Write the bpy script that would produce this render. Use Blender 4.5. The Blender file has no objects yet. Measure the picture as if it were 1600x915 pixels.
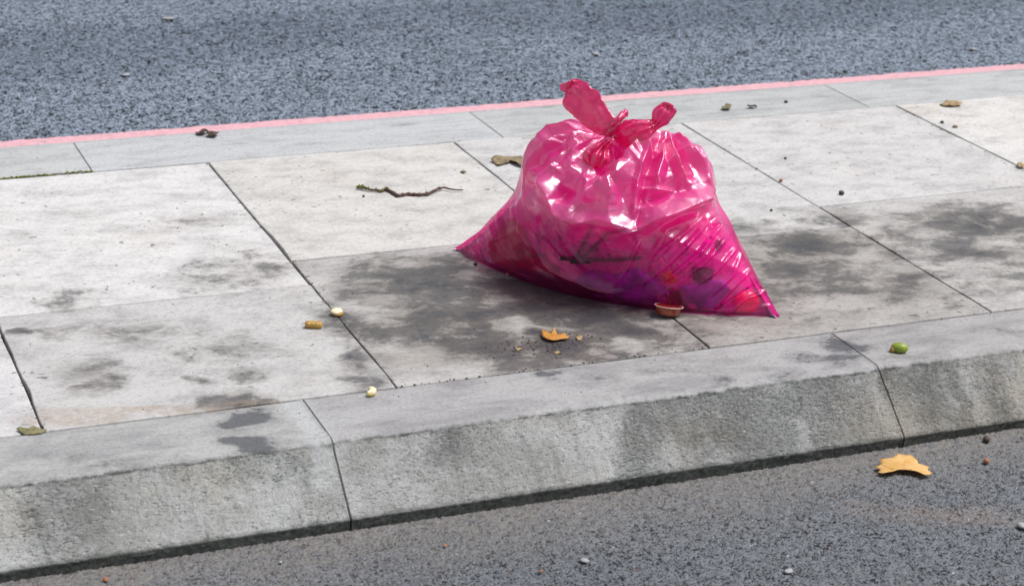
import bpy, bmesh, math, random
import numpy as np
from mathutils import Vector, Matrix
from mathutils.bvhtree import BVHTree

SC = bpy.context.scene
COL = SC.collection
rad = math.radians

# ------------------------------------------------------------------ camera
CAM_H = 1.385
F_PX, PITCH, ROLL, YAW = 3194.3038, 0.359712313, 0.0317101844, -0.387021961
W_PX, H_PX = 1600.0, 915.0
cy, sy, cp, sp = math.cos(YAW), math.sin(YAW), math.cos(PITCH), math.sin(PITCH)
fwd = np.array([-sy * cp, cy * cp, -sp]); right = np.array([cy, sy, 0.0]); up = np.cross(right, fwd)
cr, sr = math.cos(ROLL), math.sin(ROLL)
c_right = cr * right + sr * up; c_up = -sr * right + cr * up
EYE = np.array([0.0, 0.0, CAM_H])
cam = bpy.data.cameras.new('camera'); cam_ob = bpy.data.objects.new('camera', cam); COL.objects.link(cam_ob)
M = Matrix.Identity(4)
for i in range(3):
    M[i][0] = c_right[i]; M[i][1] = c_up[i]; M[i][2] = -fwd[i]; M[i][3] = EYE[i]
cam_ob.matrix_world = M
cam.sensor_width = 36.0; cam.lens = F_PX / W_PX * 36.0
cam.clip_start = 0.05; cam.clip_end = 2000
cam.dof.use_dof = True; cam.dof.focus_distance = 3.75; cam.dof.aperture_fstop = 7.5
SC.camera = cam_ob

# ------------------------------------------------------------------ sky, sun, exposure
SUN_EL, SUN_AZ = rad(64), rad(118)            # azimuth measured from +Y towards +X
world = bpy.data.worlds.new('World'); SC.world = world; world.use_nodes = True
nt = world.node_tree; nt.nodes.clear()
out = nt.nodes.new('ShaderNodeOutputWorld'); bg = nt.nodes.new('ShaderNodeBackground')
sky = nt.nodes.new('ShaderNodeTexSky'); sky.sky_type = 'NISHITA'; sky.sun_disc = False
sky.sun_elevation = SUN_EL; sky.sun_rotation = SUN_AZ; sky.air_density = 1.0; sky.dust_density = 3.0
hs = nt.nodes.new('ShaderNodeHueSaturation'); hs.inputs['Saturation'].default_value = 0.38
nt.links.new(sky.outputs[0], hs.inputs['Color']); nt.links.new(hs.outputs[0], bg.inputs['Color'])
bg.inputs['Strength'].default_value = 0.075
nt.links.new(bg.outputs[0], out.inputs['Surface'])
sun = bpy.data.lights.new('sun', 'SUN'); sun.energy = 2.4; sun.angle = rad(32); sun.color = (1.0, 0.985, 0.965)
sun_ob = bpy.data.objects.new('sun', sun); COL.objects.link(sun_ob)
sdir = Vector((math.sin(SUN_AZ) * math.cos(SUN_EL), math.cos(SUN_AZ) * math.cos(SUN_EL), math.sin(SUN_EL)))
sun_ob.rotation_euler = sdir.to_track_quat('Z', 'Y').to_euler(); sun_ob.location = sdir * 20
SC.view_settings.view_transform = 'Standard'; SC.view_settings.look = 'None'
SC.view_settings.exposure = 0.78; SC.view_settings.gamma = 1.0

# ------------------------------------------------------------------ helpers
def ray(px, py):
    return c_right * ((px - W_PX / 2) / F_PX) + c_up * (-(py - H_PX / 2) / F_PX) + fwd

def at(px, py, z=0.0):
    """point of the horizontal plane z seen at a pixel of the 1600 px survey photograph"""
    d = ray(px, py); return EYE + d * ((z - CAM_H) / d[2])

def project(p):
    q = p - EYE; d = q @ fwd
    return W_PX / 2 + F_PX * (q @ c_right) / d, H_PX / 2 - F_PX * (q @ c_up) / d

def _h(i, j, k, seed):
    n = (i * 374761393 + j * 668265263 + k * 2147483647 + seed * 1274126177) & 0xFFFFFFFF
    n = ((n ^ (n >> 13)) * 1274126177) & 0xFFFFFFFF
    n = ((n ^ (n >> 16)) * 2246822519) & 0xFFFFFFFF
    return ((n ^ (n >> 15)) & 0xFFFFFF) / float(0xFFFFFF)

def vnoise(p, seed=0):
    p = np.asarray(p, float); f = np.floor(p); t = p - f; t = t * t * (3 - 2 * t)
    i, j, k = [f[..., a].astype(np.int64) for a in range(3)]
    r = 0
    for a in (0, 1):
        for b in (0, 1):
            for c in (0, 1):
                w = (t[..., 0] if a else 1 - t[..., 0]) * (t[..., 1] if b else 1 - t[..., 1]) * (t[..., 2] if c else 1 - t[..., 2])
                r = r + w * _h(i + a, j + b, k + c, seed)
    return r * 2 - 1

def fbm(p, octv=4, seed=0, gain=0.5):
    p = np.asarray(p, float); r = 0; a = 1.0; s = 0
    for o in range(octv):
        r = r + a * vnoise(p * 2 ** o + o * 17.3, seed + o); s += a; a *= gain
    return r / s

def voro(x, y, seed):
    """distance to nearest jittered cell point, second distance and cell value"""
    i, j = np.floor(x).astype(np.int64), np.floor(y).astype(np.int64)
    d1 = np.full(x.shape, 9.0); d2 = np.full(x.shape, 9.0); v = np.zeros(x.shape)
    for a in (-1, 0, 1):
        for b in (-1, 0, 1):
            z = np.zeros_like(i)
            cx = i + a + 0.1 + 0.8 * _h(i + a, j + b, z, seed); cyy = j + b + 0.1 + 0.8 * _h(i + a, j + b, z + 1, seed)
            d = np.hypot(cx - x, cyy - y); val = _h(i + a, j + b, z + 2, seed)
            n1 = d < d1
            d2 = np.where(n1, d1, np.minimum(d2, d)); v = np.where(n1, val, v); d1 = np.where(n1, d, d1)
    return d1, d2, v

def link(name, me, parent=None, mat=None):
    o = bpy.data.objects.new(name, me); COL.objects.link(o)
    if mat is not None:
        me.materials.append(mat)
    if parent is not None:
        o.parent = parent
    return o

def mesh(name, verts, faces, mat=None, parent=None, smooth=False):
    me = bpy.data.meshes.new(name)
    me.from_pydata([tuple(map(float, v)) for v in verts], [], [tuple(map(int, f)) for f in faces])
    if smooth:
        me.polygons.foreach_set('use_smooth', [True] * len(me.polygons))
    me.update()
    return link(name, me, parent, mat)

def grid_mesh(name, P, mat=None, parent=None, wrap_u=False, smooth=True, attrs=None, flip=False):
    """P: (nu, nv, 3) grid of points"""
    nu, nv = P.shape[:2]
    idx = np.arange(nu * nv).reshape(nu, nv)
    A = idx if wrap_u else idx[:-1]
    B = np.roll(idx, -1, 0) if wrap_u else idx[1:]
    q = np.stack([A[:, :-1], B[:, :-1], B[:, 1:], A[:, 1:]], -1).reshape(-1, 4)
    if flip:
        q = q[:, ::-1]
    me = bpy.data.meshes.new(name)
    me.vertices.add(nu * nv); me.vertices.foreach_set('co', np.ascontiguousarray(P, np.float32).ravel())
    n = len(q)
    me.loops.add(n * 4); me.loops.foreach_set('vertex_index', np.ascontiguousarray(q, np.int32).ravel())
    me.polygons.add(n); me.polygons.foreach_set('loop_start', np.arange(0, n * 4, 4, dtype=np.int32))
    me.polygons.foreach_set('loop_total', np.full(n, 4, np.int32))
    me.update(calc_edges=True)
    me.polygons.foreach_set('use_smooth', np.full(n, smooth))
    for k, v in (attrs or {}).items():
        at_ = me.attributes.new(k, 'FLOAT', 'POINT'); at_.data.foreach_set('value', np.ascontiguousarray(v, np.float32).ravel())
    return link(name, me, parent, mat)

def tag(o, label, cat=None, group=None, kind=None):
    o['label'] = label
    if cat: o['category'] = cat
    if group: o['group'] = group
    if kind: o['kind'] = kind
    return o

def empty(name, loc=(0, 0, 0)):
    o = bpy.data.objects.new(name, None); o.empty_display_size = 0.05; COL.objects.link(o); o.location = loc; return o

# ------------------------------------------------------------------ node helpers
class NT:
    def __init__(self, name):
        self.m = bpy.data.materials.new(name); self.m.use_nodes = True
        self.t = self.m.node_tree; self.t.nodes.clear()
        self.out = self.t.nodes.new('ShaderNodeOutputMaterial')
    def n(self, typ, **kw):
        nd = self.t.nodes.new('ShaderNode' + typ)
        for k, v in kw.items():
            if hasattr(nd, k) and k not in nd.inputs.keys():
                setattr(nd, k, v)
            else:
                self.put(nd.inputs[k], v)
        return nd
    def put(self, sock, v):
        if hasattr(v, 'links') or hasattr(v, 'is_linked'):
            self.t.links.new(v, sock)
        else:
            sock.default_value = v
    def math(self, op, a, b=0.0, c=None, clamp=False):
        nd = self.t.nodes.new('ShaderNodeMath'); nd.operation = op; nd.use_clamp = clamp
        self.put(nd.inputs[0], a); self.put(nd.inputs[1], b)
        if c is not None: self.put(nd.inputs[2], c)
        return nd.outputs[0]
    def mix(self, f, a, b, mode='MIX'):
        nd = self.t.nodes.new('ShaderNodeMix'); nd.data_type = 'RGBA'; nd.blend_type = mode
        self.put(nd.inputs[0], f)
        self.put(nd.inputs[6], a if not isinstance(a, tuple) else (*a, 1)[:4]); self.put(nd.inputs[7], b if not isinstance(b, tuple) else (*b, 1)[:4])
        return nd.outputs[2]
    def noise(self, vec, scale, detail=4, rough=0.55, dist=0.0):
        nd = self.t.nodes.new('ShaderNodeTexNoise'); self.put(nd.inputs['Vector'], vec)
        nd.inputs['Scale'].default_value = scale; nd.inputs['Detail'].default_value = detail
        nd.inputs['Roughness'].default_value = rough; nd.inputs['Distortion'].default_value = dist
        return nd.outputs['Fac']
    def ramp(self, f, a, b, lo=0.0, hi=1.0):
        nd = self.t.nodes.new('ShaderNodeMapRange'); nd.interpolation_type = 'SMOOTHSTEP'
        self.put(nd.inputs[0], f); nd.inputs[1].default_value = a; nd.inputs[2].default_value = b
        nd.inputs[3].default_value = lo; nd.inputs[4].default_value = hi
        return nd.outputs[0]
    def mapping(self, vec, loc=(0, 0, 0), rot=(0, 0, 0), scale=(1, 1, 1), typ='POINT'):
        nd = self.t.nodes.new('ShaderNodeMapping'); nd.vector_type = typ; self.put(nd.inputs[0], vec)
        nd.inputs['Location'].default_value = loc; nd.inputs['Rotation'].default_value = rot; nd.inputs['Scale'].default_value = scale
        return nd.outputs[0]
    def pos(self):
        return self.t.nodes.new('ShaderNodeNewGeometry').outputs['Position']
    def bump(self, h, strength=0.5, dist=0.002, normal=None):
        nd = self.t.nodes.new('ShaderNodeBump'); self.put(nd.inputs['Height'], h)
        nd.inputs['Strength'].default_value = strength; nd.inputs['Distance'].default_value = dist
        if normal is not None: self.put(nd.inputs['Normal'], normal)
        return nd.outputs[0]
    def principled(self, color, rough=0.8, normal=None, **kw):
        nd = self.t.nodes.new('ShaderNodeBsdfPrincipled')
        self.put(nd.inputs['Base Color'], color if not isinstance(color, tuple) else (*color, 1)[:4])
        self.put(nd.inputs['Roughness'], rough)
        if normal is not None: self.put(nd.inputs['Normal'], normal)
        for k, v in kw.items(): self.put(nd.inputs[k], v)
        return nd.outputs[0]
    def done(self, sh):
        self.t.links.new(sh, self.out.inputs['Surface']); return self.m
    def stains(self, blobs, warp, z=0.0):
        """union of soft ellipses on the ground; blobs given as (px, py, half width px, half height px, strength[, turn])"""
        acc = None
        for b in blobs:
            px, py, rx, ry, s = b[:5]; turn = b[5] if len(b) > 5 else 0
            c = at(px, py, z); d = np.linalg.norm(c - EYE)
            sx = rx * d / F_PX; sv = ry * d / F_PX / (CAM_H / d)
            v = self.mapping(warp, loc=(c[0], c[1], z), rot=(0, 0, YAW + rad(turn)), scale=(sx * 1.6, sv * 1.6, 1), typ='TEXTURE')
            sep = self.t.nodes.new('ShaderNodeVectorMath'); sep.operation = 'MULTIPLY'
            self.put(sep.inputs[0], v); sep.inputs[1].default_value = (1, 1, 0)
            g = self.t.nodes.new('ShaderNodeTexGradient'); g.gradient_type = 'SPHERICAL'; self.t.links.new(sep.outputs[0], g.inputs[0])
            x = self.math('MULTIPLY', g.outputs['Fac'], s)
            acc = x if acc is None else self.math('MAXIMUM', acc, x)
        return acc
    def warped(self, pos, scale, amt):
        nd = self.t.nodes.new('ShaderNodeTexNoise'); self.put(nd.inputs['Vector'], pos)
        nd.inputs['Scale'].default_value = scale; nd.inputs['Detail'].default_value = 5
        a = self.t.nodes.new('ShaderNodeVectorMath'); a.operation = 'SUBTRACT'
        self.t.links.new(nd.outputs['Color'], a.inputs[0]); a.inputs[1].default_value = (0.5, 0.5, 0.5)
        b = self.t.nodes.new('ShaderNodeVectorMath'); b.operation = 'MULTIPLY_ADD'
        self.t.links.new(a.outputs[0], b.inputs[0]); b.inputs[1].default_value = (amt, amt, amt); self.put(b.inputs[2], pos)
        return b.outputs[0]

# ------------------------------------------------------------------ materials of the setting
# dark stains (spilt, trodden-in dirt) seen on the slabs, and painted contact shade of the bag: px, py, half-width, half-height, strength
DARK = [(930, 498, 95, 26, 1.35), (850, 478, 90, 22, 1.2), (868, 540, 75, 13, 1.25), (850, 520, 40, 8, 1.1), (650, 445, 110, 42, 1.0), (700, 500, 130, 45, .9), (760, 540, 130, 36, .95), (880, 545, 150, 30, .85), (960, 505, 130, 30, .95),  # first two: wet patch deepened with the bag's contact shade
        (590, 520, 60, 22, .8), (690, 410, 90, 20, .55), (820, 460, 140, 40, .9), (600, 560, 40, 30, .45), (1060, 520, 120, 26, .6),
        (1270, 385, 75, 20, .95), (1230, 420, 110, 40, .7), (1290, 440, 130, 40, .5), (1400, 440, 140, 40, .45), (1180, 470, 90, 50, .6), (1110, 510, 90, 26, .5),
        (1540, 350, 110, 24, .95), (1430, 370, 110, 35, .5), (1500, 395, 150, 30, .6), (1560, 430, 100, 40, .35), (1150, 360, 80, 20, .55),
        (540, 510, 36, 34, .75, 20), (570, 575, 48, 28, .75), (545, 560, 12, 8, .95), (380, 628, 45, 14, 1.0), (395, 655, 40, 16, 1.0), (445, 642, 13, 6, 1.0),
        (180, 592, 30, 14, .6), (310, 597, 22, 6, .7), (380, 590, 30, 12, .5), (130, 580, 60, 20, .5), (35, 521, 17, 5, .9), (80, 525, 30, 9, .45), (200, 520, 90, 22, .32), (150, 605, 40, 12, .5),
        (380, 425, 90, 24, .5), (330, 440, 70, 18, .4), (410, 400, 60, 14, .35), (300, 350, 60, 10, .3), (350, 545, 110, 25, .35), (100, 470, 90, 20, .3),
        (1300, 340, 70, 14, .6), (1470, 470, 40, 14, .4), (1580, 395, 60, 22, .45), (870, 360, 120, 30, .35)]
FACE_DARK = [(1000, 690, 40, 60, .8), (1150, 650, 140, 40, .75), (1270, 620, 90, 40, .8), (980, 640, 120, 30, .7), (360, 735, 130, 24, .6), (230, 745, 90, 20, .6), (1440, 590, 70, 40, .7), (1515, 640, 14, 40, 1.0), (1560, 610, 40, 40, .6), (700, 700, 60, 24, .5), (600, 700, 40, 16, .5), (1390, 600, 20, 30, .7), (110, 800, 70, 50, .45)]
KERB_DARK = [(1310, 540, 40, 14, 1.0), (1300, 560, 60, 12, .6), (1220, 580, 40, 8, .7), (1130, 590, 60, 14, .45), (900, 590, 70, 10, .5), (385, 655, 50, 22, 1.0),
             (400, 690, 50, 12, .8), (150, 720, 90, 14, .5), (860, 580, 30, 7, .9), (1060, 575, 60, 14, .5), (1420, 560, 60, 14, .35), (1560, 520, 50, 8, .5)]
PALE = [(610, 470, 50, 12, .5), (650, 560, 60, 20, .6), (1160, 515, 90, 16, .5), (1200, 500, 60, 14, .4), (930, 545, 40, 10, .4)]

def concrete(name, base, blobs, dark, hatch=0.0, rough_amt=0.6, kerb=False):
    k = NT(name); p = k.pos()
    w1 = k.warped(p, 9.0, 0.11); w2 = k.warped(w1, 45.0, 0.022)
    big = k.noise(p, 2.2, 5, .6); mid = k.noise(k.mapping(p, scale=(9, 14, 9), rot=(0, 0, .5)), 1.0, 10, .74, .2)
    fine = k.noise(p, 110, 3, .7); grit = k.noise(p, 420, 2, .7)
    oi = k.t.nodes.new('ShaderNodeObjectInfo')
    col = k.mix(1.0, base, oi.outputs['Color'], 'MULTIPLY')
    col = k.mix(k.ramp(mid, .40, .70), col, k.mix(1.0, col, (.70, .695, .70), 'MULTIPLY'))
    col = k.mix(k.ramp(big, .5, .75, 0, .5), col, k.mix(1.0, col, (.93, .85, .77), 'MULTIPLY'))
    pb = k.stains(PALE, w2)
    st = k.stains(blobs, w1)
    n = k.noise(k.mapping(p, scale=(1, 1.35, 1), rot=(0, 0, .35)), 11, 13, .66, .25)
    n3 = k.noise(p, 85, 6, .75)
    # ragged edge: soft mask plus fractal noise, then threshold
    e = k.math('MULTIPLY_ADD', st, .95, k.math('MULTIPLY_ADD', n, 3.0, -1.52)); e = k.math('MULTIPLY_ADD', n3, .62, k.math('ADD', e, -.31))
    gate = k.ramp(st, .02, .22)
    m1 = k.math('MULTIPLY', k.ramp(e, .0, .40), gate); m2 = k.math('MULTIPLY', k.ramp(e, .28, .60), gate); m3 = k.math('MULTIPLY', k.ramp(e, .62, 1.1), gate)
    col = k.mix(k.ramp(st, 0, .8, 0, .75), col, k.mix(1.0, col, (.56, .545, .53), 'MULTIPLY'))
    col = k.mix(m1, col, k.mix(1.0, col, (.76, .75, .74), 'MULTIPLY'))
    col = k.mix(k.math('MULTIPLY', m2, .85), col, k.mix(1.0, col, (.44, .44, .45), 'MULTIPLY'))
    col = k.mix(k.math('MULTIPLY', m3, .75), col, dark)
    # rubbed-through pale islands and brownish bloom inside the stains
    isl = k.math('MULTIPLY', k.ramp(k.noise(k.mapping(p, loc=(3, 7, 1)), 15, 9, .7), .56, .66), k.ramp(st, .1, .5))
    col = k.mix(k.math('MULTIPLY', isl, .55), col, k.mix(1.0, base, (.62, .585, .55), 'MULTIPLY'))
    col = k.mix(k.math('MULTIPLY', k.ramp(k.math('MULTIPLY_ADD', n, 1.6, k.math('ADD', pb, -.8)), .2, .5), k.math('MULTIPLY', k.ramp(pb, .02, .2), .6)), col, k.mix(1.0, base, (.78, .74, .70), 'MULTIPLY'))
    col = k.mix(k.ramp(n3, .52, .70, 0, .45), col, k.mix(1.0, col, (.58, .58, .585), 'MULTIPLY'))
    col = k.mix(k.ramp(k.noise(k.mapping(p, loc=(1, 2, 3)), 150, 4, .7), .58, .70, 0, .5), col, k.mix(1.0, col, (1.35, 1.34, 1.33), 'MULTIPLY'))
    sl = k.stains([(110, 655, 80, 8, 1.0, 7), (230, 640, 160, 6, .9, 7), (390, 630, 70, 5, .6, 7)], k.warped(p, 25, .03)); sl = k.math('MULTIPLY', k.ramp(sl, .1, .5), k.ramp(k.noise(p, 50, 6, .7), .32, .58))
    col = k.mix(k.math('MULTIPLY', sl, .5), col, k.mix(n3, (.18, .13, .09), (.42, .33, .25)))
    # scattered little scuffs and spots
    sc = k.noise(k.mapping(p, scale=(22, 46, 14), rot=(0, 0, -.3)), 1.0, 6, .68, .7)
    col = k.mix(k.ramp(sc, .62, .72, 0, .5), col, k.mix(1.0, col, (.45, .45, .46), 'MULTIPLY'))
    vo = k.n('TexVoronoi', Scale=34.0); k.put(vo.inputs['Vector'], w2)
    spot = k.math('MULTIPLY', k.ramp(vo.outputs['Distance'], .16, .10), k.ramp(k.noise(p, 3.1, 2), .44, .54))
    col = k.mix(k.math('MULTIPLY', spot, .7), col, (.07, .07, .07))
    col = k.mix(k.ramp(fine, .46, .70, 0, .5), col, k.mix(1.0, col, (.62, .62, .63), 'MULTIPLY'))
    col = k.mix(k.ramp(grit, .54, .72, 0, .45), col, k.mix(1.0, col, (.55, .55, .55), 'MULTIPLY'))
    h = k.math('MULTIPLY_ADD', fine, .6, k.math('MULTIPLY', mid, .8))
    h = k.math('MULTIPLY_ADD', grit, .35, h)
    if hatch:
        wv = k.n('TexWave', Scale=1.0, wave_type='BANDS', bands_direction='DIAGONAL'); wv.inputs['Distortion'].default_value = .6
        k.put(wv.inputs['Vector'], k.mapping(p, scale=(55, 55, 55), rot=(0, 0, .5)))
        h = k.math('MULTIPLY_ADD', wv.outputs['Fac'], k.math('MULTIPLY', k.ramp(k.noise(p, 2.7, 2), .35, .65), hatch), h)
    nm = k.bump(h, .55, .0022)
    rg = k.math('MULTIPLY_ADD', m2, -.28, .78)
    return k.done(k.principled(col, rg, nm, **{'Specular IOR Level': k.math('MULTIPLY_ADD', m2, .22, .12)}))

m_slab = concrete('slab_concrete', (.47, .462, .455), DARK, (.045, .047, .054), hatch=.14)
m_kerbtop = None

def kerb_material(name, far=False):
    k = NT(name); p = k.pos(); w1 = k.warped(p, 9.0, 0.10); w2 = k.warped(w1, 45.0, 0.02)
    geo = k.t.nodes.new('ShaderNodeNewGeometry'); sep = k.t.nodes.new('ShaderNodeSeparateXYZ'); k.t.links.new(geo.outputs['Position'], sep.inputs[0])
    z, y = sep.outputs['Z'], sep.outputs['Y']
    fine = k.noise(p, 130, 4, .75); grit = k.noise(p, 380, 2, .7); mid = k.noise(k.mapping(p, scale=(6, 16, 16)), 1.0, 6, .65, .6); big = k.noise(p, 3.5, 4, .6)
    oi = k.t.nodes.new('ShaderNodeObjectInfo')
    top = k.mix(k.ramp(mid, .4, .7), (.335, .331, .333) if not far else (.40, .405, .41), (.24, .235, .24) if not far else (.32, .325, .33))
    col = k.mix(k.ramp(k.noise(k.mapping(p, scale=(12, 40, 30)), 1.0, 8, .75), .5, .68, 0, .5), top, k.mix(1.0, top, (.66, .655, .66), 'MULTIPLY'))
    col = k.mix(k.ramp(k.noise(k.mapping(p, scale=(8, 22, 20), loc=(5, 5, 5)), 1.0, 8, .75), .58, .72, 0, .35), col, k.mix(1.0, top, (1.3, 1.3, 1.32), 'MULTIPLY'))
    if not far:
        n = k.noise(k.mapping(p, scale=(1, 1.35, 1), rot=(0, 0, .35)), 13, 13, .68, .25); st = k.stains(KERB_DARK, w1)
        e = k.math('MULTIPLY_ADD', st, 1.1, k.math('MULTIPLY_ADD', n, 2.3, -1.24)); e = k.math('MULTIPLY_ADD', k.noise(p, 85, 6, .75), .4, k.math('ADD', e, -.2))
        gt = k.ramp(st, .02, .22)
        col = k.mix(k.math('MULTIPLY', k.ramp(e, .05, .5, 0, .5), gt), col, (.16, .158, .16))
        col = k.mix(k.math('MULTIPLY', k.ramp(e, .38, .62, 0, .85), gt), col, (.085, .088, .098))
        # rough batter of the kerb: exposed grey-green granite with algae and soot clinging in patches
        wp = k.warped(p, 40, .010)
        face = k.mix(k.ramp(k.noise(w1, 5, 8, .65), .40, .62), (.335, .337, .335), (.235, .235, .228))
        face = k.mix(k.ramp(big, .50, .64, 0, .65), face, (.27, .245, .21))
        fs = k.stains(FACE_DARK, w1, -.045); fe = k.math('ADD', fs, k.math('MULTIPLY_ADD', k.noise(w2, 14, 9, .72), 1.6, -.85))
        fd = k.math('MULTIPLY', k.ramp(fe, -.05, .6), k.ramp(fs, .02, .3))
        face = k.mix(k.math('MULTIPLY', fd, .6), face, k.mix(1.0, face, (.36, .37, .375), 'MULTIPLY'))
        face = k.mix(k.ramp(k.noise(p, 330, 3, .7), .44, .66, 0, .6), face, k.mix(1.0, face, (.60, .60, .59), 'MULTIPLY'))
        face = k.mix(k.ramp(k.noise(k.mapping(p, scale=(45, 4, 4)), 1.0, 6, .7), .50, .68, 0, .45), face, k.mix(1.0, face, (.52, .53, .53), 'MULTIPLY'))
        # hammered pits, closer together where the stone is dirty
        pit = k.noise(k.mapping(wp, scale=(120, 190, 270)), 1.0, 5, .70)
        thr = k.math('MULTIPLY_ADD', fd, .07, k.math('MULTIPLY_ADD', k.noise(w1, 9, 4, .6), .16, -.06))
        pm = k.ramp(k.math('ADD', pit, thr), .535, .70)
        face = k.mix(k.math('MULTIPLY', pm, .82), face, (.06, .063, .06))
        face = k.mix(k.ramp(k.noise(k.mapping(wp, scale=(120, 190, 270), loc=(.3, .2, .4)), 1.0, 5, .70), .56, .70, 0, .5), face, (.54, .54, .525))
        # worn arris: soot line where the polished top turns into the batter
        ln = k.math('ABSOLUTE', k.math('ADD', z, k.math('MULTIPLY_ADD', k.noise(p, 30, 5, .7), .014, -.0035)))
        face = k.mix(k.math('MULTIPLY', k.ramp(ln, .0042, .0008), k.ramp(k.noise(w1, 6, 4), .36, .52, .1, .9)), face, (.045, .048, .046))
        zz = k.math('MULTIPLY_ADD', k.noise(k.mapping(p, scale=(1, 1, 1)), 38, 6, .75), .016, z)
        col = k.mix(k.ramp(zz, .0065, .0015), col, face)
        # tide line of algae on the plinth, with its shade painted in as well
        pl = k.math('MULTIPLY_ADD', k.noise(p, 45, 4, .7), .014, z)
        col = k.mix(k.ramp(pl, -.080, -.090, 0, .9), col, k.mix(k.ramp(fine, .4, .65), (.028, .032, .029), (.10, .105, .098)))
        # cement slurry smeared beside the joints
        for jx in (.866,):
            dx = k.math('ABSOLUTE', k.math('ADD', sep.outputs['X'], -jx + .02)); dx = k.math('ADD', dx, k.math('MULTIPLY_ADD', n, .05, -.025))
            col = k.mix(k.math('MULTIPLY', k.ramp(dx, .03, .006), k.ramp(z, -.07, -.03, 0, .35)), col, (.46, .47, .48))
    else:
        col = k.mix(k.ramp(k.noise(k.mapping(p, scale=(5, 18, 5)), 1, 5, .6), .6, .72, 0, .6), col, (.17, .165, .17))
    col = k.mix(k.ramp(fine, .46, .70, 0, .55), col, k.mix(1.0, col, (.55, .55, .55), 'MULTIPLY'))
    col = k.mix(k.ramp(k.noise(k.mapping(p, scale=(90, 200, 200)), 1.0, 4, .7), .56, .70, 0, .5), col, k.mix(1.0, col, (.5, .5, .5), 'MULTIPLY'))
    col = k.mix(k.ramp(k.noise(k.mapping(p, scale=(60, 200, 200), loc=(2, 2, 2)), 1.0, 5, .7), .56, .70, 0, .45), col, k.mix(1.0, col, (1.4, 1.4, 1.4), 'MULTIPLY'))
    col = k.mix(1.0, col, oi.outputs['Color'], 'MULTIPLY')
    h = k.math('MULTIPLY_ADD', grit, .4, k.math('MULTIPLY', fine, .9))
    return k.done(k.principled(col, .8, k.bump(h, .7, .003), **{'Specular IOR Level': .12}))
m_kerb = kerb_material('kerb_granite'); m_farkerb = kerb_material('far_kerb_granite', True)

def asphalt(name, lo, hi, near):
    k = NT(name); p = k.pos()
    a = k.n('Attribute', attribute_name='stone').outputs['Fac']; g = k.n('Attribute', attribute_name='gap').outputs['Fac']
    big = k.noise(p, 1.3, 4, .6); fine = k.noise(p, 220, 3, .7); mid = k.noise(p, 26, 4, .7)
    col = k.mix(k.ramp(a, .1, .9), lo, hi)
    col = k.mix(k.ramp(a, .955, .985, 0, .8), col, (.46, .47, .48))
    gm = k.ramp(k.math('MULTIPLY_ADD', mid, -.35, g), .34 if not near else .27, .05)          # bitumen between the chippings
    col = k.mix(gm if not near else k.math('MULTIPLY', gm, .8), col, (.012, .014, .018))
    col = k.mix(k.ramp(fine, .5, .72, 0, .55), col, k.mix(1.0, col, (.4, .4, .4), 'MULTIPLY'))
    col = k.mix(k.ramp(k.noise(p, 75, 3, .7), .54, .68, 0, .55), col, k.mix(1.0, col, (.35, .36, .38), 'MULTIPLY'))
    col = k.mix(k.ramp(big, .42, .68, 0, .4), col, k.mix(1.0, col, (.66, .68, .72), 'MULTIPLY'))
    sep = k.t.nodes.new('ShaderNodeSeparateXYZ'); k.t.links.new(p, sep.inputs[0])
    if near:   # brown silt washed against the kerb foot
        d = k.math('ADD', sep.outputs['Y'], k.math('MULTIPLY_ADD', k.noise(p, 7, 5, .6), .24, -.12))
        sn = k.noise(p, 60, 4, .7)
        m = k.math('MULTIPLY', k.ramp(d, 2.52, 2.80, 0, .75), k.ramp(sn, .3, .6, .3, .85))
        col = k.mix(m, col, k.mix(sn, (.11, .098, .088), (.235, .208, .185)))
        bl = k.stains([(500, 868, 120, 20, 1.0), (1480, 705, 130, 14, .5)], k.warped(p, 12, .1))
        col = k.mix(k.math('MULTIPLY', bl, .5), col, (.27, .19, .14))
    else:      # oil-darkened wheel track along the road
        wy = k.math('ABSOLUTE', k.math('ADD', k.math('ADD', sep.outputs['Y'], -5.98), k.math('MULTIPLY_ADD', k.noise(k.mapping(p, scale=(.7, 2.5, 1)), 1.0, 4, .6), .9, -.45)))
        col = k.mix(k.ramp(wy, .42, .12, 0, .55), col, k.mix(1.0, col, (.50, .52, .56), 'MULTIPLY'))
    if near: col = k.mix(k.ramp(a, .93, .97, 0, .6), col, (.33, .33, .34))
    return k.done(k.principled(col, .6 if not near else .7, k.bump(fine, .5, .002), **{'Specular IOR Level': k.math('MULTIPLY_ADD', gm, -.38, .42)}))
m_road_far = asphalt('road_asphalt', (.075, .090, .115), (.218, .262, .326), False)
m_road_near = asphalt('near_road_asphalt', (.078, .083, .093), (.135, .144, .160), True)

def plain(name, c1, c2=None, scale=40, rough=.7, bump=.3, dist=.001, **kw):
    k = NT(name); tc = k.t.nodes.new('ShaderNodeTexCoord').outputs['Object']
    n = k.noise(tc, scale, 5, .65)
    c = k.mix(k.ramp(n, .32, .68), c1, c2 or c1)
    return k.done(k.principled(c, rough, k.bump(k.noise(tc, scale * 3, 3, .6), bump, dist), **kw))
m_bed = plain('joint_dirt', (.02, .018, .016), (.05, .045, .04), 60, .95)
m_moss = plain('moss', (.07, .085, .012), (.20, .21, .03), 200, .95, .8, .002)
def paint():
    k = NT('red_line_paint'); p = k.pos()
    g = k.n('Attribute', attribute_name='gap').outputs['Fac']; n = k.noise(p, 60, 4, .7)
    c = k.mix(k.ramp(n, .35, .7), (.60, .32, .36), (.47, .27, .30))
    c = k.mix(k.ramp(k.noise(p, 34, 6, .75), .54, .66, 0, .6), c, (.34, .22, .25))
    return k.done(k.principled(c, .6, k.bump(n, .3, .002)))
m_paint = paint()

# ------------------------------------------------------------------ roads
ROAD_F, ROAD_N = -0.100, -0.110

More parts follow.
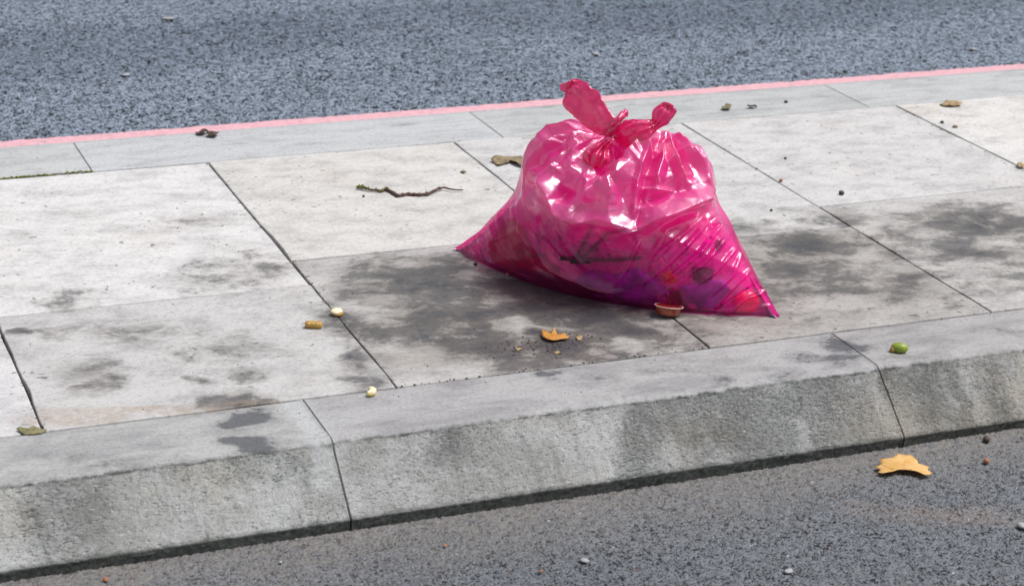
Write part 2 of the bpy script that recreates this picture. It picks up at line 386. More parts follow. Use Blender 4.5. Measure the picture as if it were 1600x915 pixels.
def road_patch(name, x0, x1, y0, y1, dx, dy, z, cell, amp, mat, seed, big):
    """a tensor grid: fine in view, coarse out to the horizon"""
    def axis(a, b, d, lo, hi):
        m = np.arange(a, b + d / 2, d); ext = [.05, .2, .8, 3, 12, 60, 300]
        return np.concatenate([[m[0] - e for e in reversed(ext) if m[0] - e > lo] if True else [], m, [m[-1] + e for e in ext if m[-1] + e < hi]]), m
    xs, _ = axis(x0, x1, dx, big[0], big[1]); ys, _ = axis(y0, y1, dy, big[2], big[3])
    if ys[0] > big[2] + 1e-6: ys = np.concatenate([[big[2]], ys])
    if ys[-1] < big[3] - 1e-6: ys = np.concatenate([ys, [big[3]]])
    X, Y = np.meshgrid(xs, ys, indexing='ij')
    wob = vnoise(np.stack([X * 60, Y * 60, X * 0], -1), seed) * .25
    d1, d2, v = voro(X / cell + wob, Y / cell - wob, seed)
    e1, e2, v2 = voro(X / cell * 1.9 + 7.7, Y / cell * 1.9 + 3.1, seed + 9)
    edge = np.clip((d2 - d1) * 2.2, 0, 1); tilt = (v - .5) * .9
    h = np.sqrt(edge) * (.62 + .5 * v) * np.where(v < .16, .15, 1) + .2 * np.clip((e2 - e1) * 2, 0, 1)
    Z = z + amp * (h - 1.1) + .004 * vnoise(np.stack([X * 1.4, Y * 1.4, X * 0], -1), seed + 3)
    inside = (X >= x0 - .01) & (X <= x1 + .01) & (Y >= y0 - .01) & (Y <= y1 + .01)
    Z = np.where(inside, Z, z - amp * .4)
    v = .8 * v + .2 * v2
    gap = np.where(v < .14, edge * .3, edge)
    return grid_mesh(name, np.stack([X, Y, Z], -1), mat, None, False, True, {'stone': v, 'gap': gap})

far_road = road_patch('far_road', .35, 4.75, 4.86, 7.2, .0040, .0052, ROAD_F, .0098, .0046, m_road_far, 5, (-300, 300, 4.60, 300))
tag(far_road, 'blue-grey chipped asphalt road behind the pavement', kind='structure')
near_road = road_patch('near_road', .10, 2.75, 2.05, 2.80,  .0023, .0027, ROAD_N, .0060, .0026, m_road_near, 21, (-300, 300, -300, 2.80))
tag(near_road, 'dark grey asphalt road in front of the kerb', kind='structure')
# red line, a child of the road, laid over the chippings
xs = np.concatenate([[-60, -10, -1], np.arange(.35, 4.75, .006), [6, 20, 60]]); ys = np.linspace(0, 1, 15)
X, T = np.meshgrid(xs, ys, indexing='ij')
hiy = 5.024 + .003 * fbm(np.stack([X * 40, X * 0, X * 0], -1), 3, 2) + .002 * vnoise(np.stack([X * 150, X * 0, X * 0], -1), 4)
Y = 4.915 + (hiy - 4.915) * T
Z = ROAD_F + .003 + .0012 * vnoise(np.stack([X * 80, Y * 80, X * 0], -1), 8)
grid_mesh('red_line', np.stack([X, Y, Z], -1), m_paint, far_road)

# ------------------------------------------------------------------ pavement: slabs and kerb stones
rng = random.Random(4)
pv = mesh('pavement', [(-40, 2.80, -.2), (40, 2.80, -.2), (40, 4.645, -.2), (-40, 4.645, -.2), (-40, 2.80, -.016), (40, 2.80, -.016), (40, 4.645, -.016), (-40, 4.645, -.016)],
          [(4, 5, 6, 7), (0, 1, 5, 4), (1, 2, 6, 5), (2, 3, 7, 6), (3, 0, 4, 7)], m_bed)
# keep the bed clear of the battered front: it starts behind the kerb foot
for v in pv.data.vertices:
    if v.co.y < 3: v.co.y = 2.93
tag(pv, 'narrow paved island of pale slabs between two kerbs', 'pavement', kind='structure')

def slab(x0, x1, y0, y1, tone, lift=0.0, gap=.0010, seed=0, tilt=(0, 0)):
    """paving slab with slightly chipped, rounded edges"""
    r = random.Random(seed); n = 9; ring = []
    x0 += gap; x1 -= gap; y0 += .0026; y1 -= .0026
    cs = [(x0, y0), (x1, y0), (x1, y1), (x0, y1)]
    for i in range(4):
        a, b = cs[i], cs[(i + 1) % 4]
        for t in range(n):
            f = t / n; j = (r.uniform(-.0008, .0014) + (.003 if r.random() < .05 else 0)) if t else .0015
            nx, ny = -(b[1] - a[1]), b[0] - a[0]; l = math.hypot(nx, ny)
            ring.append((a[0] + (b[0] - a[0]) * f + nx / l * j, a[1] + (b[1] - a[1]) * f + ny / l * j))
    mx, my = (x0 + x1) / 2, (y0 + y1) / 2; N = len(ring)
    def zz(x, y): return lift + tilt[0] * (x - mx) + tilt[1] * (y - my)
    V = []; Fc = []
    for k, (ins, dz) in enumerate([(0, -.05), (0, -.003), (.0007, -.0008), (.0022, 0)]):
        for (x, y) in ring:
            V.append((x + (mx - x) * ins / .3, y + (my - y) * ins / .3, zz(x, y) + dz))
    for k in range(3):
        for i in range(N):
            j = (i + 1) % N; Fc.append((k * N + i, k * N + j, (k + 1) * N + j, (k + 1) * N + i))
    V.append((mx, my, zz(mx, my))); c = len(V) - 1
    for i in range(N): Fc.append((3 * N + i, 3 * N + (i + 1) % N, c))
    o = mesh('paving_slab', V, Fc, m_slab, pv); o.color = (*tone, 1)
    return o
YF, YN = 4.405, 3.042
W_, G_, B_ = (1.10, 1.10, 1.11), (.92, .915, .92), (1.0, .985, .97)
slab_list = [
    (-.80, -.17, 3.58, YF, B_), (-.80, -.17, YN, 3.58, W_), (-.17, .4378, 3.78, YF, W_), (-.17, .4378, YN, 3.78, (1.02, 1.02, 1.04)),
    (.4378, 1.034, 3.567, YF, W_), (.4378, 1.034, YN, 3.567, (.89, .885, .89)),
    (1.034, 1.631, 3.704, YF, (1.03, 1.02, 1.0)), (1.034, 1.631, YN, 3.704, (.83, .82, .81)),
    (1.631, 2.234, 3.578, YF, (.98, .98, .985)), (1.631, 2.234, YN, 3.578, (.74, .725, .705)),
    (2.234, 2.852, 3.713, YF, (1.0, 1.0, 1.01)), (2.234, 2.852, YN, 3.713, (.88, .87, .86)),
    (2.852, 3.47, 3.66, YF, (1.12, 1.11, 1.10)), (2.852, 3.47, YN, 3.66, B_),
    (3.47, 4.09, 3.75, YF, B_), (3.47, 4.09, YN, 3.75, W_), (4.09, 4.70, 3.6, YF, W_), (4.09, 4.70, YN, 3.6, B_)]
for i, (a, b, c, d, t) in enumerate(slab_list):
    slab(a, b, c, d, t, rng.uniform(-.0008, .0008), seed=i, tilt=(rng.uniform(-.002, .002), rng.uniform(-.002, .002)))

def kerb_stone(x0, x1, prof, mat, tone, fine, amp, seed):
    gx = .0018
    n = max(2, int((x1 - x0) / fine)); xs = np.linspace(x0 + gx, x1 - gx, n + 1)
    xs = np.unique(np.concatenate([xs, [x0 + gx + .0012, x0 + gx + .004, x1 - gx - .0012, x1 - gx - .004]]))
    pr = np.array(prof, float); seg = np.r_[0, np.cumsum(np.hypot(*np.diff(pr, axis=0).T))]
    m = max(len(pr), int(seg[-1] / fine)); s = np.unique(np.r_[np.linspace(0, seg[-1], m), seg]); yy = np.interp(s, seg, pr[:, 0]); zz = np.interp(s, seg, pr[:, 1])
    X, Y = np.meshgrid(xs, yy, indexing='ij'); Z = np.broadcast_to(zz, X.shape).copy()
    if amp:
        P = np.stack([X, Y, Z], -1)
        rough = np.clip((-.0 - Z) / .006, 0, 1)                       # polished top, hammered batter
        d = (fbm(P * 55, 3, seed) * .7 + fbm(P * 160, 2, seed + 5) * .5) * amp * (.12 + .88 * rough)
        d -= amp * 2.2 * rough * np.clip(fbm(P * np.array([70, 150, 150]), 3, seed + 8) - .18, 0, 1)
        arris = np.exp(-((Z + .004) / .008) ** 2) * (Y < 2.9) * np.clip(fbm(np.stack([X * 31 + 2 * vnoise(np.stack([X * 5, X * 0, X * 0], -1), seed), X * 0, X * 0 + seed], -1), 3, 2) - .05, 0, 1)
        d = d - .006 * arris
        endd = np.minimum(X - x0, x1 - X); d = d - .003 * np.exp(-endd / .004)
        nrm = np.gradient(np.stack([yy, zz], -1), axis=0); nrm = np.stack([nrm[:, 1], -nrm[:, 0]], -1); nrm /= np.linalg.norm(nrm, axis=1)[:, None] + 1e-9
        Y = Y - d * nrm[None, :, 0] * -1; Z = Z + d * nrm[None, :, 1]
    G = np.stack([X, Y, Z], -1)
    # end faces: extra columns drawn in to the stone
    e0 = G[:1].copy(); e1 = G[-1:].copy(); cy_, cz_ = pr[:, 0].mean(), pr[:, 1].min()
    for e in (e0, e1):
        e[..., 1] = e[..., 1] * .0 + cy_; e[..., 2] = cz_
    o = grid_mesh('kerb_stone', np.concatenate([e0, G, e1]), mat, pv); o.color = (*tone, 1)
    return o
NEAR = [(3.040, -.15), (3.040, -.002), (3.0385, 0), (2.881, 0), (2.875, -.0012), (2.870, -.0042), (2.866, -.0085), (2.773, -.088), (2.769, -.093), (2.770, -.10), (2.773, -.125), (2.78, -.16)]
FAR = [(4.651, -.16), (4.651, -.006), (4.645, 0), (4.409, 0), (4.4075, -.002), (4.4075, -.05)]
nx = [-1.160, -.147, .866, 1.878, 2.885, 3.9]; fx = [-1.24, -.235, .7715, 1.760, 2.776, 3.785, 4.8]
for i in range(len(nx) - 1):
    vis = i in (1, 2, 3)
    kerb_stone(nx[i], nx[i + 1], NEAR[::-1], m_kerb, [(1, 1, 1), (1.0, 1.01, 1.0), (.97, .97, .97), (.95, .94, .93), (1, 1, 1)][i],             .0036 if vis else .05, .0022 if vis else 0, 30 + i)
for i in range(len(fx) - 1):
    kerb_stone(fx[i], fx[i + 1], FAR, m_farkerb, [(1, 1, 1), (1, 1, 1), (1.02, 1.02, 1.03), (.96, .96, .95), (1, 1, 1), (1, 1, 1)][i], .05, 0, 60 + i)


# ------------------------------------------------------------------ thin film: rest-length cloth relaxation on a grid
def relax(X, ru, rv, goal, kg, fixed, ins, floor=None, iters=200, bend=.25, press=0.0, blk=8, wrap=True, kin=1.0, bskip=2):
    """X (nu,nv,3) start; ru, rv rest lengths; goal target surface followed by its block averages only; ins inner solid the film rests on"""
    nu, nv = X.shape[:2]; V = np.zeros_like(X); w = (~fixed).astype(float)[..., None]
    rd = np.sqrt(ru[:, :-1] ** 2 + rv ** 2)
    def pair(a, b, L, stiff, only_long=False, only_short=False):
        pa = X[a]; pb = X[b]; d = pb - pa; l = np.sqrt((d * d).sum(-1)) + 1e-9
        c = (l - L) / l
        if only_short: c = np.minimum(c, 0)
        if only_long: c = np.maximum(c, 0)
        wa, wb = w[a], w[b]
        d = d * (stiff * c / np.maximum((wa + wb)[..., 0], 1e-6))[..., None]
        X[a] = pa + d * wa; X[b] = pb - d * wb
    I = np.arange(nu); S = slice
    def upairs(k):
        """index lists (colour groups) for i -> i+k round the tube"""
        out = []
        for c in range(2 * k):
            a = np.array([i for i in range(nu if wrap else nu - k) if (i // 1) % (2 * k) == c])
            if len(a): out.append((a, (a + k) % nu))
        return out
    U1, U2 = upairs(1), upairs(bskip)
    for it in range(iters):
        V *= .93
        Xp = X.copy(); X += V * w
        if press:
            du = np.roll(X, -1, 0) - np.roll(X, 1, 0); dv = np.gradient(X, axis=1)
            n = np.cross(du, dv); X += w * n / (np.linalg.norm(n, axis=-1, keepdims=True) + 1e-9) * press
        # low-frequency goal
        D = goal - X
        b = blk
        if nu % b == 0:
            m = nv // b
            Dm = D[:, :m * b].reshape(nu // b, b, m, b, 3).mean((1, 3))
            # bilinear spread of the block means
            gi = (np.arange(nu) + .5) / b - .5; gj = np.clip((np.arange(nv) + .5) / b - .5, 0, m - 1)
            i0 = np.floor(gi).astype(int); fi = (gi - i0)[:, None, None]; j0 = np.minimum(np.floor(gj).astype(int), m - 2) if m > 1 else np.zeros(nv, int); fj = (gj - j0)[None, :, None]
            i1 = (i0 + 1) % (nu // b); i0 = i0 % (nu // b); j1 = np.minimum(j0 + 1, m - 1)
            Ds = (Dm[i0][:, j0] * (1 - fi) + Dm[i1][:, j0] * fi) * (1 - fj) + (Dm[i0][:, j1] * (1 - fi) + Dm[i1][:, j1] * fi) * fj
            X += w * Ds * kg
        for a, bq in U2:
            pair((a[:, None], np.arange(nv)[None]), (bq[:, None], np.arange(nv)[None]), (bskip * ru[a]), bend, only_short=True)
        for c in range(4):
            a = np.arange(c, nv - bskip, 4) if bskip == 2 else np.arange(c, nv - 2, 4)
            if len(a): pair((S(None), a), (S(None), a + 2), (rv[:, a] + rv[:, a + 1]), bend, only_short=True)
        for a, bq in U1:
            pair((a[:, None], np.arange(nv)[None]), (bq[:, None], np.arange(nv)[None]), ru[a], 1.0)
        for c in (0, 1):
            a = np.arange(c, nv - 1, 2)
            pair((S(None), a), (S(None), a + 1), rv[:, a], 1.0)
        for a, bq in U1:
            j = np.arange(nv - 1)
            pair((a[:, None], j[None]), (bq[:, None], j[None] + 1), rd[a], .35)
            pair((bq[:, None], j[None]), (a[:, None], j[None] + 1), rd[a], .35)
        if ins is not None:
            c0, nrm = ins                                    # push out along the inner surface normals
            d = ((X - c0) * nrm).sum(-1); pen = np.minimum(d, 0)
            X -= w * nrm * pen[..., None] * kin
        if floor is not None:
            low = X[..., 2] < floor
            X[..., 2] = np.where(low, floor, X[..., 2])
        V = (X - Xp) * 1.0
    return X

def normals(X, wrap=True):
    if wrap: du = np.roll(X, -1, 0) - np.roll(X, 1, 0)
    else: du = np.gradient(X, axis=0)
    dv = np.gradient(X, axis=1)
    n = np.cross(du, dv); return n / (np.linalg.norm(n, axis=-1, keepdims=True) + 1e-12)

def upsample(X, wrap=True):
    if wrap: Y = np.empty((X.shape[0] * 2,) + X.shape[1:]); Y[::2] = X; Y[1::2] = (X + np.roll(X, -1, 0)) / 2
    else: Y = np.empty((X.shape[0] * 2 - 1,) + X.shape[1:]); Y[::2] = X; Y[1::2] = (X[1:] + X[:-1]) / 2
    Z = np.empty((Y.shape[0], Y.shape[1] * 2 - 1) + X.shape[2:]); Z[:, ::2] = Y; Z[:, 1::2] = (Y[:, 1:] + Y[:, :-1]) / 2
    return Z

# ------------------------------------------------------------------ the rubbish bag
BC = np.array([1.59733, 3.41026, 0.0]); BU = np.array([0.645843, -0.763470, 0.0]); BW = np.array([-0.763470, -0.645843, 0.0]); BZ = np.array([0, 0, 1.0])
PL = [(.355, .001), (.338, .012), (.323, .026), (.293, .054), (.262, .092), (.231, .126), (.209, .147), (.2, .165), (.196, .190), (.193, .215), (.184, .252), (.168, .277), (.137, .300), (.10, .311), (.06, .312), (.03, .306), (.014, .304)]
PR = [(.355, .001), (.342, .018), (.330, .036), (.312, .060), (.288, .090), (.262, .122), (.236, .150), (.209, .170), (.196, .190), (.197, .215), (.194, .240), (.180, .262), (.157, .280), (.127, .300), (.09, .313), (.055, .314), (.03, .307), (.014, .304)]
PF = [(.112, .001), (.124, .015), (.136, .04), (.146, .07), (.152, .10), (.155, .13), (.155, .16), (.152, .19), (.145, .215), (.132, .238), (.114, .262), (.090, .280), (.068, .291), (.045, .299), (.022, .303), (.014, .304)]
PB = [(.125, .001), (.15, .02), (.16, .06), (.165, .10), (.165, .14), (.165, .18), (.16, .22), (.145, .245), (.128, .270), (.105, .288), (.08, .300), (.05, .304), (.03, .304), (.014, .304)]
NECK_W = 0.015

def prof(P, n):
    P = np.array(P, float)
    # chord-length Catmull-Rom smoothing through dense resampling
    s = np.r_[0, np.cumsum(np.hypot(*np.diff(P, axis=0).T))]; s /= s[-1]
    t = np.linspace(0, 1, n * 4); Q = np.stack([np.interp(t, s, P[:, 0]), np.interp(t, s, P[:, 1])], -1)
    k = n // 10
    for _ in range(2):
        pad = np.concatenate([2 * Q[:1] - Q[1:k + 1][::-1], Q, 2 * Q[-1:] - Q[-k - 1:-1][::-1]])
        cs = np.cumsum(np.concatenate([np.zeros((1, 2)), pad]), 0); Q = (cs[2 * k + 1:] - cs[:-2 * k - 1]) / (2 * k + 1)
    s = np.r_[0, np.cumsum(np.hypot(*np.diff(Q, axis=0).T))]; s /= s[-1]; t = np.linspace(0, 1, n)
    return np.interp(t, s, Q[:, 0]), np.interp(t, s, Q[:, 1])

def bag_target(nu, nv):
    ph = np.arange(nu) / nu * 2 * math.pi                     # 0 = +U, 90 deg = front, 180 = -U, 270 = back
    c, s = np.cos(ph), np.sin(ph)
    (ar, zr), (al, zl), (bf, zf), (bb, zb) = prof(PR, nv), prof(PL, nv), prof(PF, nv), prof(PB, nv)
    a = np.where(c[:, None] >= 0, ar[None], al[None]); za = np.where(c[:, None] >= 0, zr[None], zl[None])
    b = np.where(s[:, None] >= 0, bf[None], bb[None]); zbq = np.where(s[:, None] >= 0, zf[None], zb[None])
    v = np.linspace(0, 1, nv)[None]
    e = 1 + 1.25 * np.clip(1 - v / .42, 0, 1) ** 1.2            # lens-shaped at the ground, round in the dome
    u = a * np.sign(c)[:, None] * np.abs(c)[:, None]
    w = b * np.sign(s)[:, None] * np.abs(s)[:, None] ** e
    ww = (c[:, None] ** 2); z = za * ww + zbq * (1 - ww)
    w = w + NECK_W * np.clip((v - .55) / .45, 0, 1) ** 1.5
    return u, w, z, ph

def to_world(u, w, z):
    return BC + u[..., None] * BU + w[..., None] * BW + z[..., None] * BZ

def seglen(X, wrap=True):
    ru = np.linalg.norm((np.roll(X, -1, 0) - X), axis=-1); rv = np.linalg.norm(X[:, 1:] - X[:, :-1], axis=-1)
    return ru, rv

def make_bag_surface():
    nu, nv = 144, 73
    def setup(nu, nv):
        u, w, z, ph = bag_target(nu, nv); T = to_world(u, w, z)
        ru, rv = seglen(T)
        v = np.linspace(0, 1, nv)[None] + 0 * ph[:, None]
        exu = .008 + .22 * np.clip((v - .25) / .35, 0, 1) + .9 * np.clip((v - .72) / .28, 0, 1) ** 1.3
        exv = .004 + .035 * np.clip((v - .3) / .2, 0, 1)
        n1 = .03 * vnoise(np.stack([np.cos(ph)[:, None] * 5 + 0 * v, np.sin(ph)[:, None] * 5 + 0 * v, v * 9], -1), 3)
        n1 = n1 * np.clip((v - .3) / .2, .15, 1)
        ru = ru * (1 + exu + n1); rv = rv * (1 + exv + n1)[:, :-1]
        N = normals(T)
        if N[0, nv // 2] @ BU < 0: N = -N
        return T, ru, rv, N, v, ph
    T, ru, rv, N, v, ph = setup(nu, nv)
    fixed = np.zeros((nu, nv), bool); fixed[:, -1] = True; fixed[:, 0] = True
    X = T + N * (.006 * fbm(T * 22, 3, 11) + .003 * vnoise(T * 70, 5))[..., None] * np.clip(np.minimum(v * 8, (1 - v) * 8), 0, 1)[..., None]
    def inner(T, N, v):
        off = np.where(v < .36, .006, .006 + .022 * np.clip((v - .36) / .15, 0, 1))
        return T - N * off[..., None], N
    X = relax(X, ru, rv, T, .04, fixed, inner(T, N, v), .001, 260, bend=.22, press=.00006, blk=12, bskip=3)
    X = upsample(X); X = np.ascontiguousarray(X)
    nu, nv = X.shape[:2]
    T, ru, rv, N, v, ph = setup(nu, nv)
    fixed = np.zeros((nu, nv), bool); fixed[:, -1] = True; fixed[:, 0] = True
    X = relax(X, ru, rv, T, .03, fixed, inner(T, N, v), .001, 90, bend=.10, press=.00004, blk=12)
    return X, T, N
import time as _t
_t0 = _t.time()
BAGX, BAGT, BAGN = make_bag_surface()
# the folds one can see on this bag: polylines over the front of the film (survey coordinates of a 2.18x enlargement),
# height of the fold in metres (+ ridge, - furrow) and its half-width in the same units
FOLDS = [
    ([(460, 515), (580, 548), (688, 560)], .008, 80), ([(690, 560), (800, 506), (930, 432)], .009, 75), ([(330, 395), (400, 470), (455, 520)], .008, 60),
    ([(640, 310), (600, 430), (590, 530)], .007, 60), ([(850, 250), (890, 330), (925, 420)], .007, 40),
    # tight facet pulled down from the right-hand tie, and the dark pocket left of it
    ([(755, 228), (650, 318), (560, 405), (505, 470)], .013, 62), ([(640, 300), (590, 345), (545, 365)], -.020, 62), ([(560, 300), (570, 370)], -.012, 45),
    ([(768, 240), (722, 345), (700, 450), (686, 560)], -.011, 34), ([(745, 260), (690, 400), (678, 540)], .006, 24), ([(700, 470), (690, 560), (640, 575)], .008, 30),
    # pleats fanning to the right from the tie
    ([(778, 228), (770, 330), (745, 415)], .010, 24), ([(785, 228), (805, 310), (850, 420)], .012, 24), ([(795, 228), (850, 300), (905, 370)], .012, 26), ([(800, 222), (870, 265), (935, 340)], .009, 26),
    ([(790, 240), (830, 320), (875, 390)], -.012, 20), ([(780, 250), (790, 330)], -.010, 16), ([(745, 280), (722, 350)], -.008, 18),
    # shelf across the right of the dome
    ([(690, 558), (770, 505), (860, 462), (930, 425)], .013, 44), ([(720, 470), (800, 440), (880, 425)], -.012, 45), ([(845, 405), (830, 435), (700, 420)], .008, 28), ([(700, 540), (800, 530), (900, 500)], -.008, 36),
    # left of the dome
    ([(362, 388), (402, 448), (432, 500), (480, 545)], .012, 36), ([(440, 420), (425, 470)], -.013, 40), ([(395, 470), (345, 420), (325, 400)], -.007, 40),
    ([(505, 235), (400, 272), (340, 330), (312, 400)], .010, 28), ([(500, 255), (430, 320), (390, 372)], .010, 28), ([(480, 215), (390, 225), (345, 270)], .008, 24), ([(470, 245), (380, 300), (330, 370)], -.010, 22),
    ([(480, 345), (430, 420)], .009, 26), ([(520, 380), (530, 470)], .009, 30), ([(600, 385), (640, 470)], -.006, 26), ([(460, 290), (410, 350)], -.009, 22),
    ([(470, 540), (560, 520), (690, 560)], .006, 36),
    # waist and skirts
    ([(330, 600), (400, 690), (520, 745), (640, 775)], .007, 12), ([(300, 610), (340, 690), (420, 735)], -.006, 14), ([(225, 520), (235, 600), (280, 680)], .006, 10), ([(205, 545), (215, 610), (250, 670)], .005, 8),
    ([(420, 560), (450, 620), (520, 700)], .005, 12), ([(560, 560), (600, 640), (590, 740)], .004, 14), ([(700, 590), (660, 680), (610, 760)], .006, 12), ([(760, 600), (720, 700), (690, 790)], .006, 10), ([(380, 540), (395, 600), (440, 660)], .005, 9),
    ([(300, 440), (330, 540), (400, 660), (480, 720)], .007, 20), ([(285, 470), (300, 570), (345, 640)], .006, 14), ([(262, 480), (275, 545), (300, 590)], .006, 12), ([(310, 470), (360, 590), (450, 700)], -.006, 18),
    ([(240, 480), (200, 560), (190, 640)], .005, 20), ([(150, 590), (175, 660), (200, 690)], .005, 12), ([(120, 605), (150, 650)], .004, 8), ([(95, 612), (115, 635)], .004, 7),
    ([(340, 650), (480, 720), (640, 770)], .004, 16),
    ([(950, 510), (880, 590), (790, 680), (700, 748)], .006, 14), ([(930, 505), (830, 590), (740, 670)], -.005, 14), ([(975, 545), (900, 640), (780, 740)], .006, 12), ([(1000, 580), (930, 660), (770, 790)], .006, 12), ([(1030, 620), (960, 700), (850, 780)], .005, 11),
    ([(900, 520), (790, 560), (750, 640)], .006, 16), ([(1045, 640), (1010, 720), (920, 800)], .005, 12), ([(1075, 700), (1000, 770), (920, 850)], .007, 12), ([(1100, 745), (1020, 800), (950, 850)], -.004, 10), ([(1120, 775), (1050, 800), (990, 850)], .006, 11), ([(1150, 820), (1080, 830), (1040, 852)], .004, 9),
    ([(940, 520), (930, 570)], -.006, 14), ([(960, 520), (965, 590)], .005, 12)]
def add_folds(X, N):
    sx, sy_ = project(X.reshape(-1, 3)); cx = (sx - 680) * 2.179; cyy = (sy_ - 100) * 2.179
    vd = EYE - X; front = np.clip((((vd / np.linalg.norm(vd, axis=-1, keepdims=True)) * N).sum(-1).ravel() - .02) / .33, 0, 1)
    d = np.zeros(len(cx)); wob = vnoise(np.stack([cx / 45, cyy / 45, cx * 0], -1), 31) * 9
    for k, (pl, amp, wd) in enumerate(FOLDS):
        dist = np.full(len(cx), 1e9); side = np.zeros(len(cx)); par = np.zeros(len(cx)); pl = np.array(pl, float)
        seg = np.hypot(*np.diff(pl, axis=0).T); cum = np.r_[0, np.cumsum(seg)]
        for i in range(len(pl) - 1):
            a, b = pl[i], pl[i + 1]; ab = b - a
            t = np.clip(((cx - a[0]) * ab[0] + (cyy - a[1]) * ab[1]) / (ab @ ab), 0, 1)
            q = np.hypot(cx - a[0] - ab[0] * t, cyy - a[1] - ab[1] * t)
            n_ = q < dist; dist = np.where(n_, q, dist); side = np.where(n_, np.sign(ab[0] * (cyy - a[1]) - ab[1] * (cx - a[0])), side); par = np.where(n_, (cum[i] + t * seg[i]) / cum[-1], par)
        dist = np.abs(dist + wob * (.3 if wd > 16 else .55) * min(1, wd / 25))
        taper = np.clip(np.minimum(par, 1 - par) * 5 + .25, 0, 1)
        skew = (1.25 if k % 3 else .8); we = np.where(side > 0, wd * (1.7 - skew) if wd > 16 else wd, wd * skew if wd > 16 else wd)      # folds lean over to one side
        prof_ = np.maximum(0, 1 - dist / we); prof_ = prof_ ** 1.15
        d += amp * (FOLD_GAIN if wd > 16 else .7 + 1.5 * _h(np.array(k), np.array(3), np.array(1), 5)) * prof_ * taper
    return X + N * (d * front).reshape(X.shape[:2])[..., None]
FOLD_GAIN = 1.9
def soften(X, n):
    for _ in range(n):
        Y = (np.roll(X, 1, 0) + np.roll(X, -1, 0) + 2 * X) / 4; Z = Y.copy(); Z[:, 1:-1] = (Y[:, :-2] + Y[:, 2:] + 2 * Y[:, 1:-1]) / 4; Z[:, 0] = X[:, 0]; Z[:, -1] = X[:, -1]; X = Z
    return X
def facet(X, sig, ni, vi):
    """bilateral filtering of the face normals: waves turn into flat facets that meet in sharp creases, as thin film crumples"""
    def fn(X):
        A, B = X[:, :-1], np.roll(X, -1, 0)[:, :-1]; C, D = np.roll(X, -1, 0)[:, 1:], X[:, 1:]
        n = np.cross(C - A, D - B); return n / (np.linalg.norm(n, axis=-1, keepdims=True) + 1e-12), (A + B + C + D) / 4
    n, c = fn(X); h = np.linalg.norm(np.roll(c, -1, 0) - c, axis=-1).mean() * 2.2
    for _ in range(ni):
        acc = np.zeros_like(n)
        for di in (-2, -1, 0, 1, 2):
            for dj in (-2, -1, 0, 1, 2):
                m = np.roll(n, di, 0); q = np.roll(c, di, 0)
                if dj > 0: m = np.concatenate([m[:, dj:], m[:, -1:].repeat(dj, 1)], 1); q = np.concatenate([q[:, dj:], q[:, -1:].repeat(dj, 1)], 1)
                if dj < 0: m = np.concatenate([m[:, :1].repeat(-dj, 1), m[:, :dj]], 1); q = np.concatenate([q[:, :1].repeat(-dj, 1), q[:, :dj]], 1)
                w_ = np.exp(-((m - n) ** 2).sum(-1) / (2 * sig * sig) - ((q - c) ** 2).sum(-1) / (2 * h * h))
                acc += m * w_[..., None]
        n = acc / (np.linalg.norm(acc, axis=-1, keepdims=True) + 1e-12)
    X = X.copy()
    for _ in range(vi):
        c = (X[:, :-1] + np.roll(X, -1, 0)[:, :-1] + np.roll(X, -1, 0)[:, 1:] + X[:, 1:]) / 4
        d = np.zeros_like(X); k_ = np.zeros(X.shape[:2] + (1,))
        for si in (0, 1):
            nn, cc = np.roll(n, si, 0), np.roll(c, si, 0)
            for (a, b_) in ((slice(0, -1), 0), (slice(1, None), 1)):
                v = X[:, a]; d[:, a] += nn * ((cc - v) * nn).sum(-1, keepdims=True); k_[:, a] += 1
        d /= k_; d[:, 0] = 0; d[:, -1] = 0; X = X + d
    return X
_v = np.clip((np.linspace(0, 1, BAGX.shape[1]) - .27) / .2, 0, 1)[None, :, None]; _v = _v * _v * (3 - 2 * _v)
BAGX = BAGT + (BAGX - BAGT) * (.28 + .24 * _v)                            # the film lies taut on the litter in the lower half
BAGX = facet(BAGX, .18, 14, 18)
BAGX = soften(upsample(BAGX), 1); BAGN_F = upsample(BAGN); BAGN_F /= np.linalg.norm(BAGN_F, axis=-1, keepdims=True)
BAGX = add_folds(BAGX, BAGN_F)
BAGX = facet(BAGX, .17, 5, 8)
def crinkle(P, s, k):
    r = 0
    for q in range(2): r = r + np.maximum(0, 1 - np.abs(vnoise(P * s * (1 + .6 * q) + 7.7 * q, 51 + q)) * k)
    return r
_sl = np.clip((np.linspace(0, 1, BAGX.shape[1]) - .3) / .2, .35, 1)[None]
BAGX = BAGX + BAGN_F * (((.0006 * crinkle(BAGX, 24, 8) - .0005 * crinkle(BAGX + 3, 34, 8) + .00025 * crinkle(BAGX, 75, 5)) * _sl))[..., None]
BAGX[..., 2] = np.maximum(BAGX[..., 2], .0015)
print('bag relax', _t.time() - _t0)

